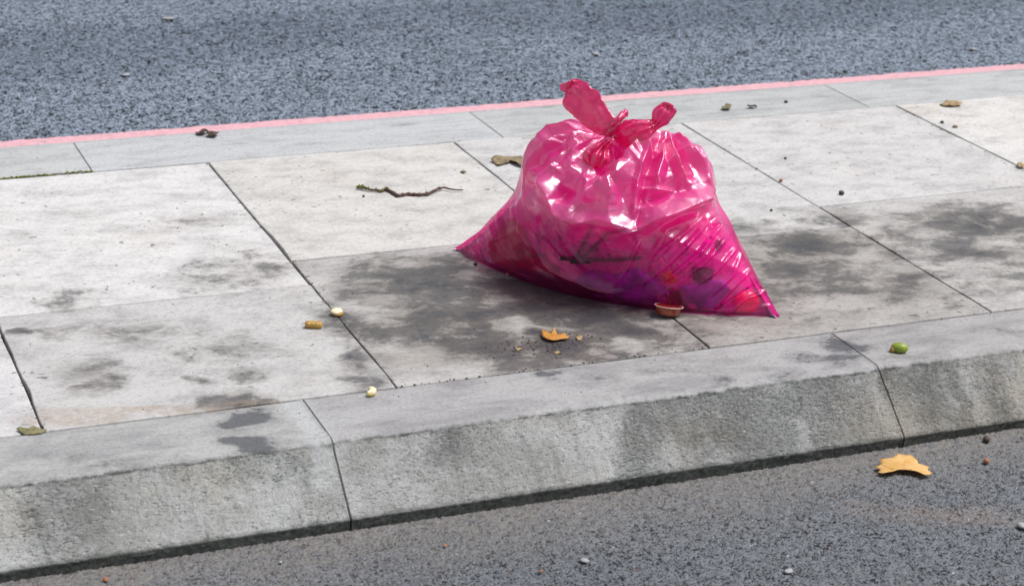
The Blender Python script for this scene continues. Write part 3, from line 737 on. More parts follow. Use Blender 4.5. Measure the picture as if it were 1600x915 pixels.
FILM_IOR = 1.98
def film_material(name, clear, dif=(.80, .006, .32, 1), tint=(.97, .035, .55, 1), sheen=.085, ior_=None):
    FILM_IOR = ior_ or 1.9
    k = NT(name); p = k.pos()
    n = k.noise(p, 60, 5, .6); n2 = k.noise(p, 14, 4, .6)
    nm = k.bump(k.math('MULTIPLY_ADD', n2, 1.0, n), .13, .0025)
    d = k.n('BsdfDiffuse', Color=dif, Normal=nm); tl = k.n('BsdfTranslucent', Color=(.95, .014, .38, 1), Normal=nm)
    a = k.n('MixShader'); k.put(a.inputs[0], .5); k.put(a.inputs[1], d.outputs[0]); k.put(a.inputs[2], tl.outputs[0])
    tr = k.n('BsdfTransparent', Color=tint)
    b = k.n('MixShader')
    taut = k.n('Attribute', attribute_name='taut').outputs['Fac']            # stretched film clings and turns clearer than slack, crinkled film
    k.put(b.inputs[0], k.math('MULTIPLY_ADD', taut, .54, clear)); k.put(b.inputs[1], a.outputs[0]); k.put(b.inputs[2], tr.outputs[0])
    bf = k.t.nodes.new('ShaderNodeNewGeometry').outputs['Backfacing']
    ior = k.math('MULTIPLY_ADD', bf, 1 / FILM_IOR - FILM_IOR, FILM_IOR)      # thin film: same sheen from both sides
    fr = k.n('Fresnel', IOR=ior, Normal=nm)
    g1 = k.n('BsdfGlossy', Color=(1, .95, .98, 1), Roughness=.14, Normal=nm); g2 = k.n('BsdfGlossy', Color=(1, .92, .97, 1), Roughness=.40, Normal=nm)
    gl = k.n('MixShader'); k.put(gl.inputs[0], k.math('MULTIPLY_ADD', taut, -.45, .78)); k.put(gl.inputs[1], g1.outputs[0]); k.put(gl.inputs[2], g2.outputs[0])
    c = k.n('MixShader'); slack = k.math('SUBTRACT', 1.0, taut); k.put(c.inputs[0], k.math('MULTIPLY', k.math('ADD', fr.outputs[0], k.math('MULTIPLY', slack, sheen)), k.math('MULTIPLY_ADD', slack, .5, .5), None, True)); k.put(c.inputs[1], b.outputs[0]); k.put(c.inputs[2], gl.outputs[0])
    return k.done(c.outputs[0])
m_film = film_material('pink_film', .34); m_film_thick = film_material('gathered_pink_film', .25, (.82, .004, .22, 1), (.96, .03, .45, 1), .05, 1.7)
bag = empty('rubbish_bag', tuple(BC))
tag(bag, 'knotted shiny pink plastic rubbish bag slumped on the pale slabs', 'rubbish bag')
def bagpart(name, P, wrap=False, flip=False, mat=None, attrs=None):
    return grid_mesh(name, P - BC, mat or m_film, bag, wrap, True, attrs, flip)
_tv = np.clip((.46 - np.linspace(0, 1, BAGX.shape[1])) / .1, 0, 1)[None] * np.ones((BAGX.shape[0], 1))
_tv = np.clip(_tv * (.90 + .4 * fbm(BAGX * 16, 4, 91)) + .5 * fbm(BAGX * 18, 3, 91) * (_tv > 0) * (_tv < 1), 0, .97)
film = bagpart('film', BAGX, True, True, None, {'taut': _tv})

def crop_pt(cx, cyy, w):
    """point of the vertical plane through the bag, w metres in front of its middle"""
    d = ray(680 + cx / 2.179, 100 + cyy / 2.179); o = EYE - BC
    return EYE + d * ((w - o @ BW) / (d @ BW))

def tie(name, pairs, thick, seed, pleats=7, amp=.16, n=90, m=96):
    """gathered end of film: pairs of (left edge, right edge, w) along its length"""
    A = np.array([crop_pt(*a, w) for a, b, w in pairs]); B = np.array([crop_pt(*b, w) for a, b, w in pairs])
    t0 = np.linspace(0, 1, len(pairs)); t = np.linspace(0, 1, n)
    def sm(Q):
        Q = np.stack([np.interp(t, t0, Q[:, k]) for k in range(3)], -1)
        for _ in range(12): Q[1:-1] = (Q[:-2] + 2 * Q[1:-1] + Q[2:]) / 4
        return Q
    A, B = sm(A), sm(B); th = np.interp(t, np.linspace(0, 1, len(thick)), thick)
    C = (A + B) / 2; H = (B - A) / 2
    ph = np.arange(m) / m * 2 * math.pi
    c, s = np.cos(ph)[:, None], np.sin(ph)[:, None]
    nrm = -fwd                                                        # thickness direction: front to back
    e = np.sign(s) * np.abs(s) ** .8
    def tri(x): return np.abs((x / (2 * math.pi)) % 1 * 2 - 1) * 2 - 1
    tw_ = vnoise(np.stack([t * 2.5, t * 0, t * 0 + seed], -1), seed)[None] * 1.5
    cc = np.broadcast_to(c, (m, n))
    fold = tri(cc * pleats * 1.6 + tw_ + 1.2 * vnoise(np.stack([cc * 1.5, t[None] * 4 + 0 * cc, 0 * cc + seed], -1), seed + 5))
    fade = np.clip(np.minimum(t * 6, 1) , 0, 1)[None] * (1 - .35 * t[None])
    jag = 1 + .10 * vnoise(np.stack([t * 9, t * 0, t * 0 + seed], -1), seed + 6)[None, :, None] * np.abs(c)[..., None]
    P = C[None] + H[None] * c[..., None] * jag + nrm * (e * th[None] + amp * .022 * fold * fade)[..., None]
    rid = 1 - np.abs(fbm(P * 30, 3, seed + 4)) * 3.2
    nn = normals(P)
    P = P + nn * (.0016 * fbm(P * 60, 2, seed + 2) + .0042 * np.clip(rid, 0, 1))[..., None]
    end = vnoise(np.stack([cc * 4, 0 * cc, 0 * cc + seed], -1), seed + 8) * np.clip((t[None] - .8) / .2, 0, 1)
    P = P + (C[-1] - C[-8])[None, None] * .8 * end[..., None]
    return bagpart(name, P, True, False, m_film_thick)
ear = tie('tie_ear', [((640, 262), (585, 222), .062), ((552, 246), (618, 186), .062), ((480, 194), (592, 146), .060), ((438, 144), (556, 98), .058), ((432, 97), (528, 68), .055), ((440, 66), (505, 56), .050), ((428, 72), (470, 52), .052), ((427, 92), (448, 88), .056)],
          [.005, .008, .008, .007, .006, .006, .004, .001], 3, 3, .11)
ear2 = tie('tie_ear', [((600, 250), (640, 285), .05), ((612, 205), (670, 290), .055), ((665, 180), (725, 268), .052), ((722, 188), (750, 236), .046), ((736, 188), (762, 222), .042), ((732, 166), (790, 208), .038), ((748, 146), (812, 182), .034), ((778, 131), (824, 158), .03), ((800, 136), (820, 152), .03)],
           [.006, .020, .019, .010, .008, .008, .007, .004, .001], 9)
knot = tie('knot', [((575, 265), (600, 200), .062), ((600, 262), (628, 172), .060), ((622, 200), (650, 160), .05), ((640, 185), (656, 172), .045)], [.004, .016, .012, .004], 17, 5, .3, 60, 60)
flap = tie('film_end', [((585, 250), (610, 258), .075), ((552, 272), (590, 290), .085), ((510, 300), (588, 322), .096), ((505, 330), (575, 350), .10), ((525, 345), (560, 356), .10)], [.004, .010, .013, .012, .003], 23, 6, .4, 60, 72)

# ------------------------------------------------------------------ what the film lets one see inside the bag
def litter_surface():
    nu, nv = BAGT.shape[:2]; k = int(nv * .46)
    t = np.linspace(0, 1, nv)[None, :k, None]
    P = BAGT[:, :k] - BAGN[:, :k] * (.011 + .016 * np.clip((t - .33) / .13, 0, 1))
    P = P + BAGN[:, :k] * (.0025 * fbm(P * 26, 3, 41))[..., None]
    c = P[:, -1].mean(0); rings = [P]
    for f in (.85, .6, .3, .05):
        R = c + (P[:, -1] - c) * f; R[:, 2] += .012 * (1 - f) + .008 * fbm(R * 30, 2, 44); rings.append(R[:, None])
    P = np.concatenate(rings, 1); P[..., 2] = np.maximum(P[..., 2], .003)
    return P
def litter_material():
    k = NT('litter'); p = k.pos(); w = k.warped(p, 22, .12)
    v = k.n('TexVoronoi', Scale=15.0); k.put(v.inputs['Vector'], w)
    sep = k.t.nodes.new('ShaderNodeSeparateColor'); k.t.links.new(v.outputs['Color'], sep.inputs[0])
    c = k.mix(k.ramp(sep.outputs[0], .2, .7), (.62, .42, .60), (.80, .68, .76))
    c = k.mix(k.ramp(sep.outputs[1], .78, .9, 0, .7), c, (.34, .14, .36))
    c = k.mix(k.ramp(k.noise(p, 20, 6, .7), .50, .66, 0, .75), c, (.40, .14, .46)); c = k.mix(k.ramp(k.noise(p, 60, 6, .75), .54, .66, 0, .85), c, (.07, .02, .06))
    h = k.math('MULTIPLY_ADD', k.noise(p, 90, 4, .7), .5, v.outputs['Distance'])
    return k.done(k.principled(c, .8, k.bump(h, .8, .006)))
lit = grid_mesh('litter', litter_surface(), litter_material(), None, True, True, None, True)
tag(lit, 'mottled pile of litter showing through the lower half of the pink bag', 'litter')

# cast pixels on to the litter so that each scrap lies against the film
dg = bpy.context.evaluated_depsgraph_get()
bv_l = BVHTree.FromObject(lit, dg)
def on_litter(cx, cyy, lift=.003):
    d = Vector(ray(680 + cx / 2.179, 100 + cyy / 2.179)).normalized()
    h = bv_l.ray_cast(Vector(EYE), d)
    if h[0] is None:                                                   # beyond the pile: nearest place on it
        h = bv_l.find_nearest(Vector(EYE) + d * ((Vector(BC) - Vector(EYE)).dot(Vector(fwd)) / d.dot(Vector(fwd))))
    return np.array(h[0] + h[1] * lift * (1 if h[1].dot(d) < 0 else -1))

def tube(pts, radii, m=9, seed=0, lump=.15):
    pts = np.array(pts, float); n = len(pts)
    T = np.gradient(pts, axis=0); T /= np.linalg.norm(T, axis=1)[:, None]
    ref = np.array([.31, .22, .92]); A = np.cross(T, ref); A /= np.linalg.norm(A, axis=1)[:, None] + 1e-9; B = np.cross(T, A)
    ph = np.arange(m) / m * 2 * math.pi
    r = np.array(radii)[None] * (1 + lump * np.array([[_hr(seed, i, j) for j in range(n)] for i in range(m)]))
    return pts[None] + (A[None] * np.cos(ph)[:, None, None] + B[None] * np.sin(ph)[:, None, None]) * r[..., None]
def _hr(s, i, j): return random.Random(s * 7919 + i * 131 + j).uniform(-1, 1)
def poly(pts, n):
    pts = np.array(pts, float); s = np.r_[0, np.cumsum(np.linalg.norm(np.diff(pts, axis=0), axis=1))]
    t = np.linspace(0, s[-1], n); return np.stack([np.interp(t, s, pts[:, k]) for k in range(3)], -1)

m_black = plain('dark_bark', (.012, .008, .009), (.03, .02, .02), 90, .8)
tw = empty('twig', tuple(on_litter(510, 655)))
tag(tw, 'dark forked twig pressed against the inside of the pink bag', 'twig')
def inner_stick(pts, r, seed):
    q = poly([on_litter(*p, .0065) for p in pts], 24)
    P = tube(q, np.interp(np.linspace(0, 1, 24), [0, 1], [r * 1.75, r * 1.4]), 8, seed)
    return grid_mesh('branch', P - np.array(tw.location), m_black, tw, True, True)
inner_stick([(436, 655), (500, 660), (580, 662), (640, 660), (700, 655)], .0026, 1)
inner_stick([(490, 650), (515, 600), (541, 543)], .0024, 2)
inner_stick([(505, 655), (555, 610), (590, 575), (640, 570), (690, 568)], .0020, 3)
inner_stick([(470, 664), (530, 666)], .0034, 4)
s2 = on_litter(360, 648, .004)
t2 = grid_mesh('twig', tube(poly([on_litter(342, 650, .005), on_litter(382, 644, .005)], 8) - s2, [.002] * 8, 8, 6), m_black, None, True); t2.location = s2
tag(t2, 'stub of dark stick inside the bag, left of the forked twig', 'twig')

def scrap(name, label, cat, pts, mat, lift=.004, seed=0):
    """crumpled scrap with an irregular outline lying between litter and film"""
    pts = np.array(pts, float); c = pts.mean(0); n = len(pts); dense = []
    for i in range(n):
        for f in (0, .33, .66): dense.append(pts[i] + (pts[(i + 1) % n] - pts[i]) * f)
    dense = np.array(dense); dense += np.random.RandomState(seed).uniform(-3, 3, dense.shape)
    rings = [.02, .35, .7, 1.0]; P = []
    for k, r in enumerate(rings):
        P.append([on_litter(*(c + (d - c) * r), lift + .002 * _hr(seed, k, i)) for i, d in enumerate(dense)])
    P = np.array(P).transpose(1, 0, 2); o = P.mean((0, 1))
    back = P[:, ::-1] + fwd * .003
    P = np.concatenate([P, back], 1)
    g = grid_mesh(name, P - o, mat, None, True); g.location = o
    tag(g, label, cat); return g
m_purple = plain('purple_packet', (.42, .05, 1.0), (.14, .015, .42), 42, .4); m_redp = plain('red_packet', (.75, .02, .03), (.55, .02, .02), 40, .4)
m_dk = plain('dark_wrapper', (.02, .012, .02), (.05, .02, .05), 60, .5); m_wht = plain('white_tissue', (.75, .68, .72), (.6, .5, .58), 60, .8)
scrap('packet', 'violet packet along the front bottom of the pink bag', 'packet', [(470, 735), (540, 700), (610, 712), (690, 690), (760, 735), (800, 770), (775, 830), (690, 822), (600, 800), (520, 770)], m_purple, .004, 1)
scrap('packet', 'violet packet inside the bag above the orange sauce tub', 'packet', [(830, 755), (930, 735), (985, 730), (1000, 770), (950, 830), (870, 835)], m_purple, .004, 2)
scrap('packet', 'bright red packet corner inside the bag left of the black wrapper', 'packet', [(765, 712), (800, 700), (825, 735), (800, 745)], m_redp, .005, 3)
scrap('wrapper', 'black crumpled wrapper inside the right half of the bag', 'wrapper', [(870, 688), (915, 690), (950, 700), (945, 722), (900, 748), (878, 730)], m_dk, .005, 4)
scrap('wrapper', 'dark wine-red sheet put in as shade in the left side of the bag', 'wrapper', [(190, 610), (240, 540), (285, 520), (330, 620), (430, 700), (400, 730), (260, 700), (200, 670)], plain('wine_shade_sheet', (.46, .01, .13), (.30, .006, .08), 20, .5), .004, 10)  # added sheet whose colour stands in for the dark interior and ground reflection
scrap('wrapper', 'dark maroon strip added to darken the bottom left edge of the bag', 'wrapper', [(270, 690), (340, 690), (430, 715), (520, 745), (640, 790), (700, 812), (620, 812), (500, 780), (380, 742)], plain('maroon_shade_strip', (.10, .004, .05), (.04, .002, .03), 30, .5), .005, 12)  # added strip whose colour darkens the shaded underside of the bag
scrap('wrapper', 'small dark scrap high inside the right side of the bag', 'wrapper', [(952, 605), (972, 603), (972, 625), (958, 628)], m_dk, .005, 5)
scrap('wrapper', 'dark wrapper low inside the bag behind the sauce tub', 'wrapper', [(750, 790), (830, 765), (865, 830), (800, 850)], m_dk, .003, 6)
scrap('tissue', 'pale crumpled tissue inside the bag beside the red packet', 'tissue', [(730, 680), (770, 660), (800, 690), (760, 720)], m_wht, .004, 7)
scrap('tissue', 'salmon coloured scrap in the right corner of the bag', 'tissue', [(1010, 790), (1070, 770), (1110, 800), (1090, 840), (1030, 845)], plain('salmon_paper', (.85, .22, .16), (.8, .3, .25), 50, .6), .004, 8)


# ------------------------------------------------------------------ small things lying about
def icolump(name, loc, size, mat, seed=0, rough=.25, sub=2, rotz=0.0, parent=None, sink=.1):
    bm = bmesh.new(); bmesh.ops.create_icosphere(bm, subdivisions=sub, radius=1.0)
    P = np.array([v.co for v in bm.verts]); d = 1 + rough * fbm(P * 1.6 + seed * 3.1, 3, seed)
    P = P * d[:, None] * np.array(size)
    P[:, 2] = np.maximum(P[:, 2], -size[2] * (1 - sink)); P[:, 2] -= P[:, 2].min()
    c, s = math.cos(rotz), math.sin(rotz); P = np.stack([P[:, 0] * c - P[:, 1] * s, P[:, 0] * s + P[:, 1] * c, P[:, 2]], -1)
    for v, p in zip(bm.verts, P): v.co = p
    for f in bm.faces: f.smooth = True
    me = bpy.data.meshes.new(name); bm.to_mesh(me); bm.free()
    o = link(name, me, parent, mat); o.location = tuple(loc); return o

def plate(name, px, z, mat, thick=.0015, curl=.004, seed=0, lift=.0, cr_=(0, 0), n=3, parent=None):
    """thin irregular flake whose outline was surveyed on the ground at the pixels px"""
    q = np.array([at(x, y, z) for x, y in px]); c = q.mean(0); den = []
    for i in range(len(q)):
        for k in range(n): den.append(q[i] + (q[(i + 1) % len(q)] - q[i]) * k / n)
    den = np.array(den); r = np.linalg.norm(den - c, axis=1).max()
    rr = np.array([.03, .3, .55, .8, 1.0]); P = c[None, None] + (den - c)[:, None] * rr[None, :, None]
    L = (P - c) / r
    P[..., 2] = z + lift + thick + curl * (fbm(L * 1.7 + seed, 3, seed) * .8 + .5) + r * (cr_[0] * np.maximum(0, L @ (fwd * [1, 1, 0])) ** 1.4 + cr_[1] * (L @ right) ** 2)
    P[..., 2] = np.maximum(P[..., 2], z + thick)
    top = P; bot = P[:, ::-1].copy(); bot[..., 2] -= thick
    G = np.concatenate([top, bot], 1)
    o = grid_mesh(name, G - c, mat, parent, True, True, None, False); o.location = tuple(c); return o

GRP_NUT = None
# --- mossy stick
m_bark = plain('stick_bark', (.035, .018, .012), (.12, .065, .05), 160, .85, .8, .002)
m_bud = plain('bud', (.30, .24, .04), (.42, .33, .05), 120, .8, .5)
st = [(150, 176), (230, 188), (300, 212), (380, 215), (440, 226), (510, 200), (545, 222), (590, 245), (625, 272), (660, 288), (720, 276), (780, 265), (830, 272), (880, 270), (920, 276), (960, 270), (1020, 265), (1080, 235), (1160, 196), (1230, 182), (1300, 202), (1380, 212), (1470, 214)]
zt = np.interp(np.arange(len(st)), [0, 4, 9, 15, 18, 22], [.006, .005, .004, .004, .007, .005])
q = np.array([at(540 + x / 8, 270 + y / 8, z) for (x, y), z in zip(st, zt)]); qc = poly(q, 120)
rr = np.interp(np.linspace(0, 1, 120), [0, .08, .2, .3, .5, .7, .85, 1], [.0034, .0026, .003, .0034, .0034, .003, .0022, .0014])
nod = np.zeros(120)
for c_ in (.27, .37, .42, .47, .52, .56, .60, .66, .81): nod += np.exp(-((np.linspace(0, 1, 120) - c_) / .009) ** 2) * .0016
root = q[9].copy(); root[2] = 0
stick = empty('stick', tuple(root)); tag(stick, 'crooked dead stick with mossy left end lying on the pale slab', 'stick')
grid_mesh('bark', tube(qc, rr + nod, 10, 77, .16) - root, m_bark, stick, True)
r_ = random.Random(5)
for (fx_, nn_, s_) in ((.03, 12, .0042), (.12, 7, .0030), (.22, 12, .0036), (.36, 6, .0022)):
    bm_pts = [qc[int(fx_ * 119) + r_.randint(-4, 5) if fx_ > .04 else r_.randint(0, 8)] + np.array([r_.uniform(-.003, .003), r_.uniform(-.003, .003), r_.uniform(-.001, .004)]) for _ in range(nn_)]
    bmx = bmesh.new()
    for p_ in bm_pts:
        g = bmesh.ops.create_icosphere(bmx, subdivisions=1, radius=s_ * r_.uniform(.5, 1)); v0 = g['verts']
        for v in v0: v.co = v.co * r_.uniform(.75, 1.25) + Vector(p_ - root)
    me = bpy.data.meshes.new('moss_clump'); bmx.to_mesh(me); bmx.free(); link('moss_clump', me, stick, m_moss)
icolump('bud', q[0] - root + np.array([0, 0, -.004]), (.004, .004, .004), m_bud, 3, .3, 1, 0, stick)
sp_ = tube(poly([qc[int(.655 * 119)], qc[int(.655 * 119)] + np.array([.002, .002, .009])], 5), [.0014, .0013, .0011, .0008, .0003], 7, 3); grid_mesh('spur', sp_ - root, m_bark, stick, True)

# --- leaves
LEAF = [(0, -.42), (.10, -.50), (.26, -.46), (.40, -.52), (.44, -.34), (.62, -.36), (.60, -.20), (.48, -.10), (.70, .02), (.96, .08), (.80, .22), (.74, .36), (.56, .36), (.40, .34), (.28, .40), (.34, .58), (.28, .68), (.18, .74), (.12, .92), (0, 1.12)]
def leaf(name, c, size, turn, mats, shape, seed, veins=True):
    half = LEAF; r0 = random.Random(seed)
    pts = half + [(-x, y) for x, y in half[-2:0:-1]]
    pts = np.array([(x + r0.uniform(-.035, .035), y + r0.uniform(-.035, .035)) for x, y in pts])
    den = []
    for i in range(len(pts)):
        for k in range(3): den.append(pts[i] + (pts[(i + 1) % len(pts)] - pts[i]) * k / 3)
    den = np.array(den); cen = np.array([0, .12]); rr = np.linspace(.01, 1, 12)
    L = cen + (den - cen)[:, None] * rr[None, :, None]
    ca, sa = math.cos(turn), math.sin(turn)
    gx = (L[..., 0] * ca - L[..., 1] * sa) * size; gy = (L[..., 0] * sa + L[..., 1] * ca) * size
    def lift_(gx, gy): return shape(gx / size, gy / size) + size * .05 * fbm(np.stack([gx / size * 2, gy / size * 2, 0 * gx + seed], -1), 3, seed)
    z = lift_(gx, gy)
    z -= min(0, z.min()) - .0015
    base = min(0, lift_(gx, gy).min()) - .0015
    rv = right * [1, 1, 0]; fv = np.array([-rv[1], rv[0], 0])
    P = gx[..., None] * rv + gy[..., None] * fv; P[..., 2] = z
    bot = P[:, ::-1].copy(); bot[..., 2] -= .0006
    root = empty(name, tuple(c))
    grid_mesh('blade', np.concatenate([P, bot], 1), mats[0], root, True)
    def on(lx, ly):
        X = np.array((lx * ca - ly * sa) * size); Y = np.array((lx * sa + ly * ca) * size)
        v = X * rv + Y * fv; v[2] = float(lift_(X[None], Y[None])[0]) - base + .0003; return v
    if veins:
        b0 = (0, -.40)
        for e in ((0, 1.05), (.88, .10), (-.88, .10), (.52, -.34), (-.52, -.34), (.30, .62), (-.30, .62)):
            s0 = b0 if abs(e[0]) not in (.30,) else (0, .2)
            tp = [on(s0[0] + (e[0] - s0[0]) * t, s0[1] + (e[1] - s0[1]) * t) for t in np.linspace(0, .95, 12)]
            grid_mesh('vein', tube(tp, np.linspace(.0008, .0002, 12), 6, 2), mats[1], root, True)
        tp = [on(0, -.40 - .0 * t) + np.array([0, 0, 0]) for t in (0,)][0]
    return root
def leafmat(name, a, b, c):
    k = NT(name); tc = k.t.nodes.new('ShaderNodeTexCoord').outputs['Object']
    n = k.noise(tc, 45, 5, .65); n2 = k.noise(tc, 300, 3, .7)
    col = k.mix(k.ramp(n, .35, .68), a, b); col = k.mix(k.ramp(n2, .6, .75, 0, .5), col, c)
    p = k.principled(col, .6, k.bump(k.math('ADD', n2, n), .5, .0015)); tl = k.n('BsdfTranslucent'); k.put(tl.inputs['Color'], col)
    m = k.n('MixShader'); m.inputs[0].default_value = .25; k.put(m.inputs[1], p); k.put(m.inputs[2], tl.outputs[0])
    return k.done(m.outputs[0])
m_lf = leafmat('yellow_leaf', (.62, .36, .10), (.72, .46, .19), (.45, .24, .08)); m_vn = plain('leaf_vein', (.50, .24, .08), (.58, .30, .10), 50)
m_lf2 = leafmat('orange_leaf', (.50, .21, .035), (.62, .31, .07), (.30, .12, .03))
def flat_leaf(name, px, z, mats, veins, lift, thick, curl, cr_, seed, n=3):
    root = empty(name, tuple(np.mean([at(x, y, z) for x, y in px], 0)))
    bl = plate('blade', px, z, mats[0], thick, curl, seed, lift, cr_, n)
    bv = BVHTree.FromPolygons([v.co + bl.location for v in bl.data.vertices], [p.vertices[:] for p in bl.data.polygons])
    bl.parent = root; bl.location = Vector(bl.location) - root.location
    for line in veins:
        pts = []
        for (x, y) in poly([(a, b, 0) for a, b in line], 10)[:, :2]:
            h = bv.ray_cast(Vector(EYE), Vector(ray(x, y)).normalized())
            if h[0] is not None: pts.append(np.array(h[0]) + np.array([0, 0, .0002]) - np.array(root.location))
        if len(pts) > 3: grid_mesh('vein', tube(pts, np.linspace(.0007, .0002, len(pts)), 6, 2), mats[1], root, True)
    return root
def z7(l): return [(1340 + x / 11.43, 690 + y / 11.43) for x, y in l]
lf = flat_leaf('fallen_leaf', z7([(300, 478), (392, 462), (412, 425), (382, 398), (392, 372), (600, 362), (650, 340), (715, 305), (790, 322), (840, 330), (940, 322), (1060, 400), (1076, 440), (1180, 465), (1290, 486), (1242, 520), (1255, 572), (1322, 612), (1280, 642), (1190, 655), (1040, 606), (960, 592), (860, 580), (740, 575), (620, 605), (450, 615), (350, 592), (404, 552), (330, 502)]), ROAD_N,
    (m_lf, m_vn), [z7(l) for l in ([(820, 570), (850, 330)], [(820, 570), (1270, 630)], [(820, 570), (420, 400)], [(820, 570), (1060, 430)], [(820, 570), (380, 590)])], .007, .0007, .003, (.07, -.11), 4)
tag(lf, 'pale yellow plane leaf arched on the near road', 'leaf', 'fallen plane leaves')
def z6(l): return [(780 + x / 5, 460 + y / 5) for x, y in l]
lf = flat_leaf('fallen_leaf', z6([(328, 308), (345, 316), (368, 312), (398, 332), (412, 318), (428, 296), (446, 318), (462, 345), (486, 356), (498, 330), (512, 328), (524, 346), (548, 352), (530, 364), (480, 370), (424, 380), (380, 374), (340, 356)]), 0,
    (m_lf2, m_vn), [z6(l) for l in ([(424, 378), (430, 305)], [(424, 378), (335, 318)], [(424, 378), (510, 336)])], .003, .0008, .003, (.22, .10), 9)
tag(lf, 'orange curled leaf with upturned points on the dark-stained slab', 'leaf', 'fallen plane leaves')

# --- nuts
m_nutw = plain('nut_flesh', (.74, .68, .48), (.66, .56, .33), 90, .6); m_nutb = plain('nut_skin', (.30, .16, .03), (.42, .25, .05), 120, .5)
m_nutg = plain('green_skin', (.17, .22, .025), (.25, .32, .03), 70, .4); m_nutp = plain('pink_skin', (.42, .26, .15), (.32, .2, .1), 80, .5); m_yel = plain('yellow_skin', (.52, .40, .06), (.60, .5, .22), 80, .5)
o = empty('nut', tuple(at(526, 493))); tag(o, 'pale cream half nut sitting at the slab joint', 'nut', 'nuts dropped on the pavement')
icolump('kernel', (0, 0, .003), (.0118, .0105, .0062), m_nutw, 2, .16, 3, .4, o); icolump('skin', (.0012, -.0006, 0), (.0118, .0108, .0062), m_nutb, 5, .14, 3, .3, o)
o = empty('nut', tuple(at(490, 513))); tag(o, 'brown-yellow nut shaped like a short barrel, left of the cream half nut', 'nut', 'nuts dropped on the pavement')
ax = right * [1, 1, 0]; P = tube([ax * t + np.array([0, 0, .0072]) for t in (-.0158, -.0154, -.0135, -.009, 0, .009, .0135, .0154, .0158)], [.0005, .0045, .0066, .0072, .0074, .0072, .0068, .005, .0005], 16, 9, .03)
grid_mesh('skin', P, m_nutb, o, True)
for k_ in range(3): icolump('blemish', tuple(ax * (-.008 + .008 * k_) + np.array([-.002, -.004, .0105])), (.0032, .0026, .0012), m_yel, k_, .2, 1, 0, o)
o = empty('nut', tuple(at(576, 616))); tag(o, 'curled pale nut shell with a yellow-green back on the kerb joint', 'nut', 'nuts dropped on the pavement')
fv = np.array([-ax[1], ax[0], 0])
def cshape(r, rad_, zc, m_, nm, seed):
    t = np.linspace(-1.9, 1.75, 22); pts = [ax * (math.cos(a) * r) + fv * (math.sin(a) * r * 1.25) + np.array([0, 0, zc]) for a in t]
    rr = np.interp(np.linspace(0, 1, 22), [0, .05, .3, .6, .95, 1], [.0008, .0042, .0062, .0062, .0040, .0008]) * rad_
    return grid_mesh(nm, tube(pts, rr, 12, seed, .07), m_, o, True)
cshape(.0070, 1.0, .0065, m_nutw, 'kernel', 4); cshape(.0082, .80, .0052, m_yel, 'skin', 6)
icolump('husk', tuple(ax * .0065 + fv * -.0045), (.0046, .0066, .0062), m_nutg, 8, .12, 2, 0, o)
o = empty('nut', tuple(at(1405, 550))); tag(o, 'bright green nut on top of the kerb at the right', 'nut', 'nuts dropped on the pavement')
icolump('skin', (0, 0, 0), (.0158, .0105, .0098), m_nutg, 6, .08, 3, YAW - .2, o); icolump('cap', tuple(-ax * .0068 + fv * .003 + np.array([0, 0, .0012])), (.0070, .0075, .0080), m_nutp, 7, .1, 3, 0, o)
icolump('stain', tuple(-ax * .013 - fv * .0012), (.0045, .006, .006), m_nutb, 9, .2, 2, 0, o)

# --- sauce tub
k = NT('clear_lid'); p = k.pos(); nm = k.bump(k.noise(p, 160, 3, .6), .8, .003)
g = k.principled((.42, .06, .04), .15, nm, **{'Alpha': .55, 'Specular IOR Level': .9}); m_lid = k.done(g)
k = NT('sauce_plastic'); p = k.pos(); nz = k.noise(p, 120, 4, .6)
m_sauce = k.done(k.principled(k.mix(k.ramp(nz, .35, .65), (.24, .035, .012), (.42, .09, .035)), .2, k.bump(k.noise(p, 150, 3), .5, .003), **{'Specular IOR Level': .8}))
m_rim = plain('rim_plastic', (.42, .22, .18), (.6, .42, .38), 60, .25)
def lathe(name, prof_, mat, parent, n=40, wob=.0, seed=0):
    ph = np.arange(n) / n * 2 * math.pi; pr = np.array(prof_, float)
    r = pr[None, :, 0] * (1 + wob * fbm(np.stack([np.cos(ph)[:, None] * 3 + pr[None, :, 1] * 90, np.sin(ph)[:, None] * 3 + 0 * pr[None, :, 1], 0 * ph[:, None] + pr[None, :, 1] * 90], -1), 3, seed))
    P = np.stack([r * np.cos(ph)[:, None], r * np.sin(ph)[:, None], np.broadcast_to(pr[None, :, 1], r.shape)], -1)
    return grid_mesh(name, P, mat, parent, True)
tub = empty('sauce_tub', tuple(at(1043, 494))); tub.rotation_euler = (rad(-7), rad(8), 0); tub.location.z = .004; tub.scale = (.94, .84, .80)
tag(tub, 'small round sauce tub with orange-brown sauce under the bag edge', 'sauce tub')
lathe('body', [(.0005, 0), (.021, 0), (.0232, .0015), (.0262, .017), (.0275, .0205)], m_sauce, tub, 40, .16, 3)
lathe('rim', [(.0268, .0195), (.0300, .0198), (.0304, .0207), (.0300, .0216), (.0278, .0215), (.0268, .0208)], m_rim, tub, 48, .07, 4)
lathe('lid', [(.0275, .0213), (.0262, .0200), (.018, .0192), (.010, .0196), (.0005, .0194)], m_lid, tub, 40, .08, 5)

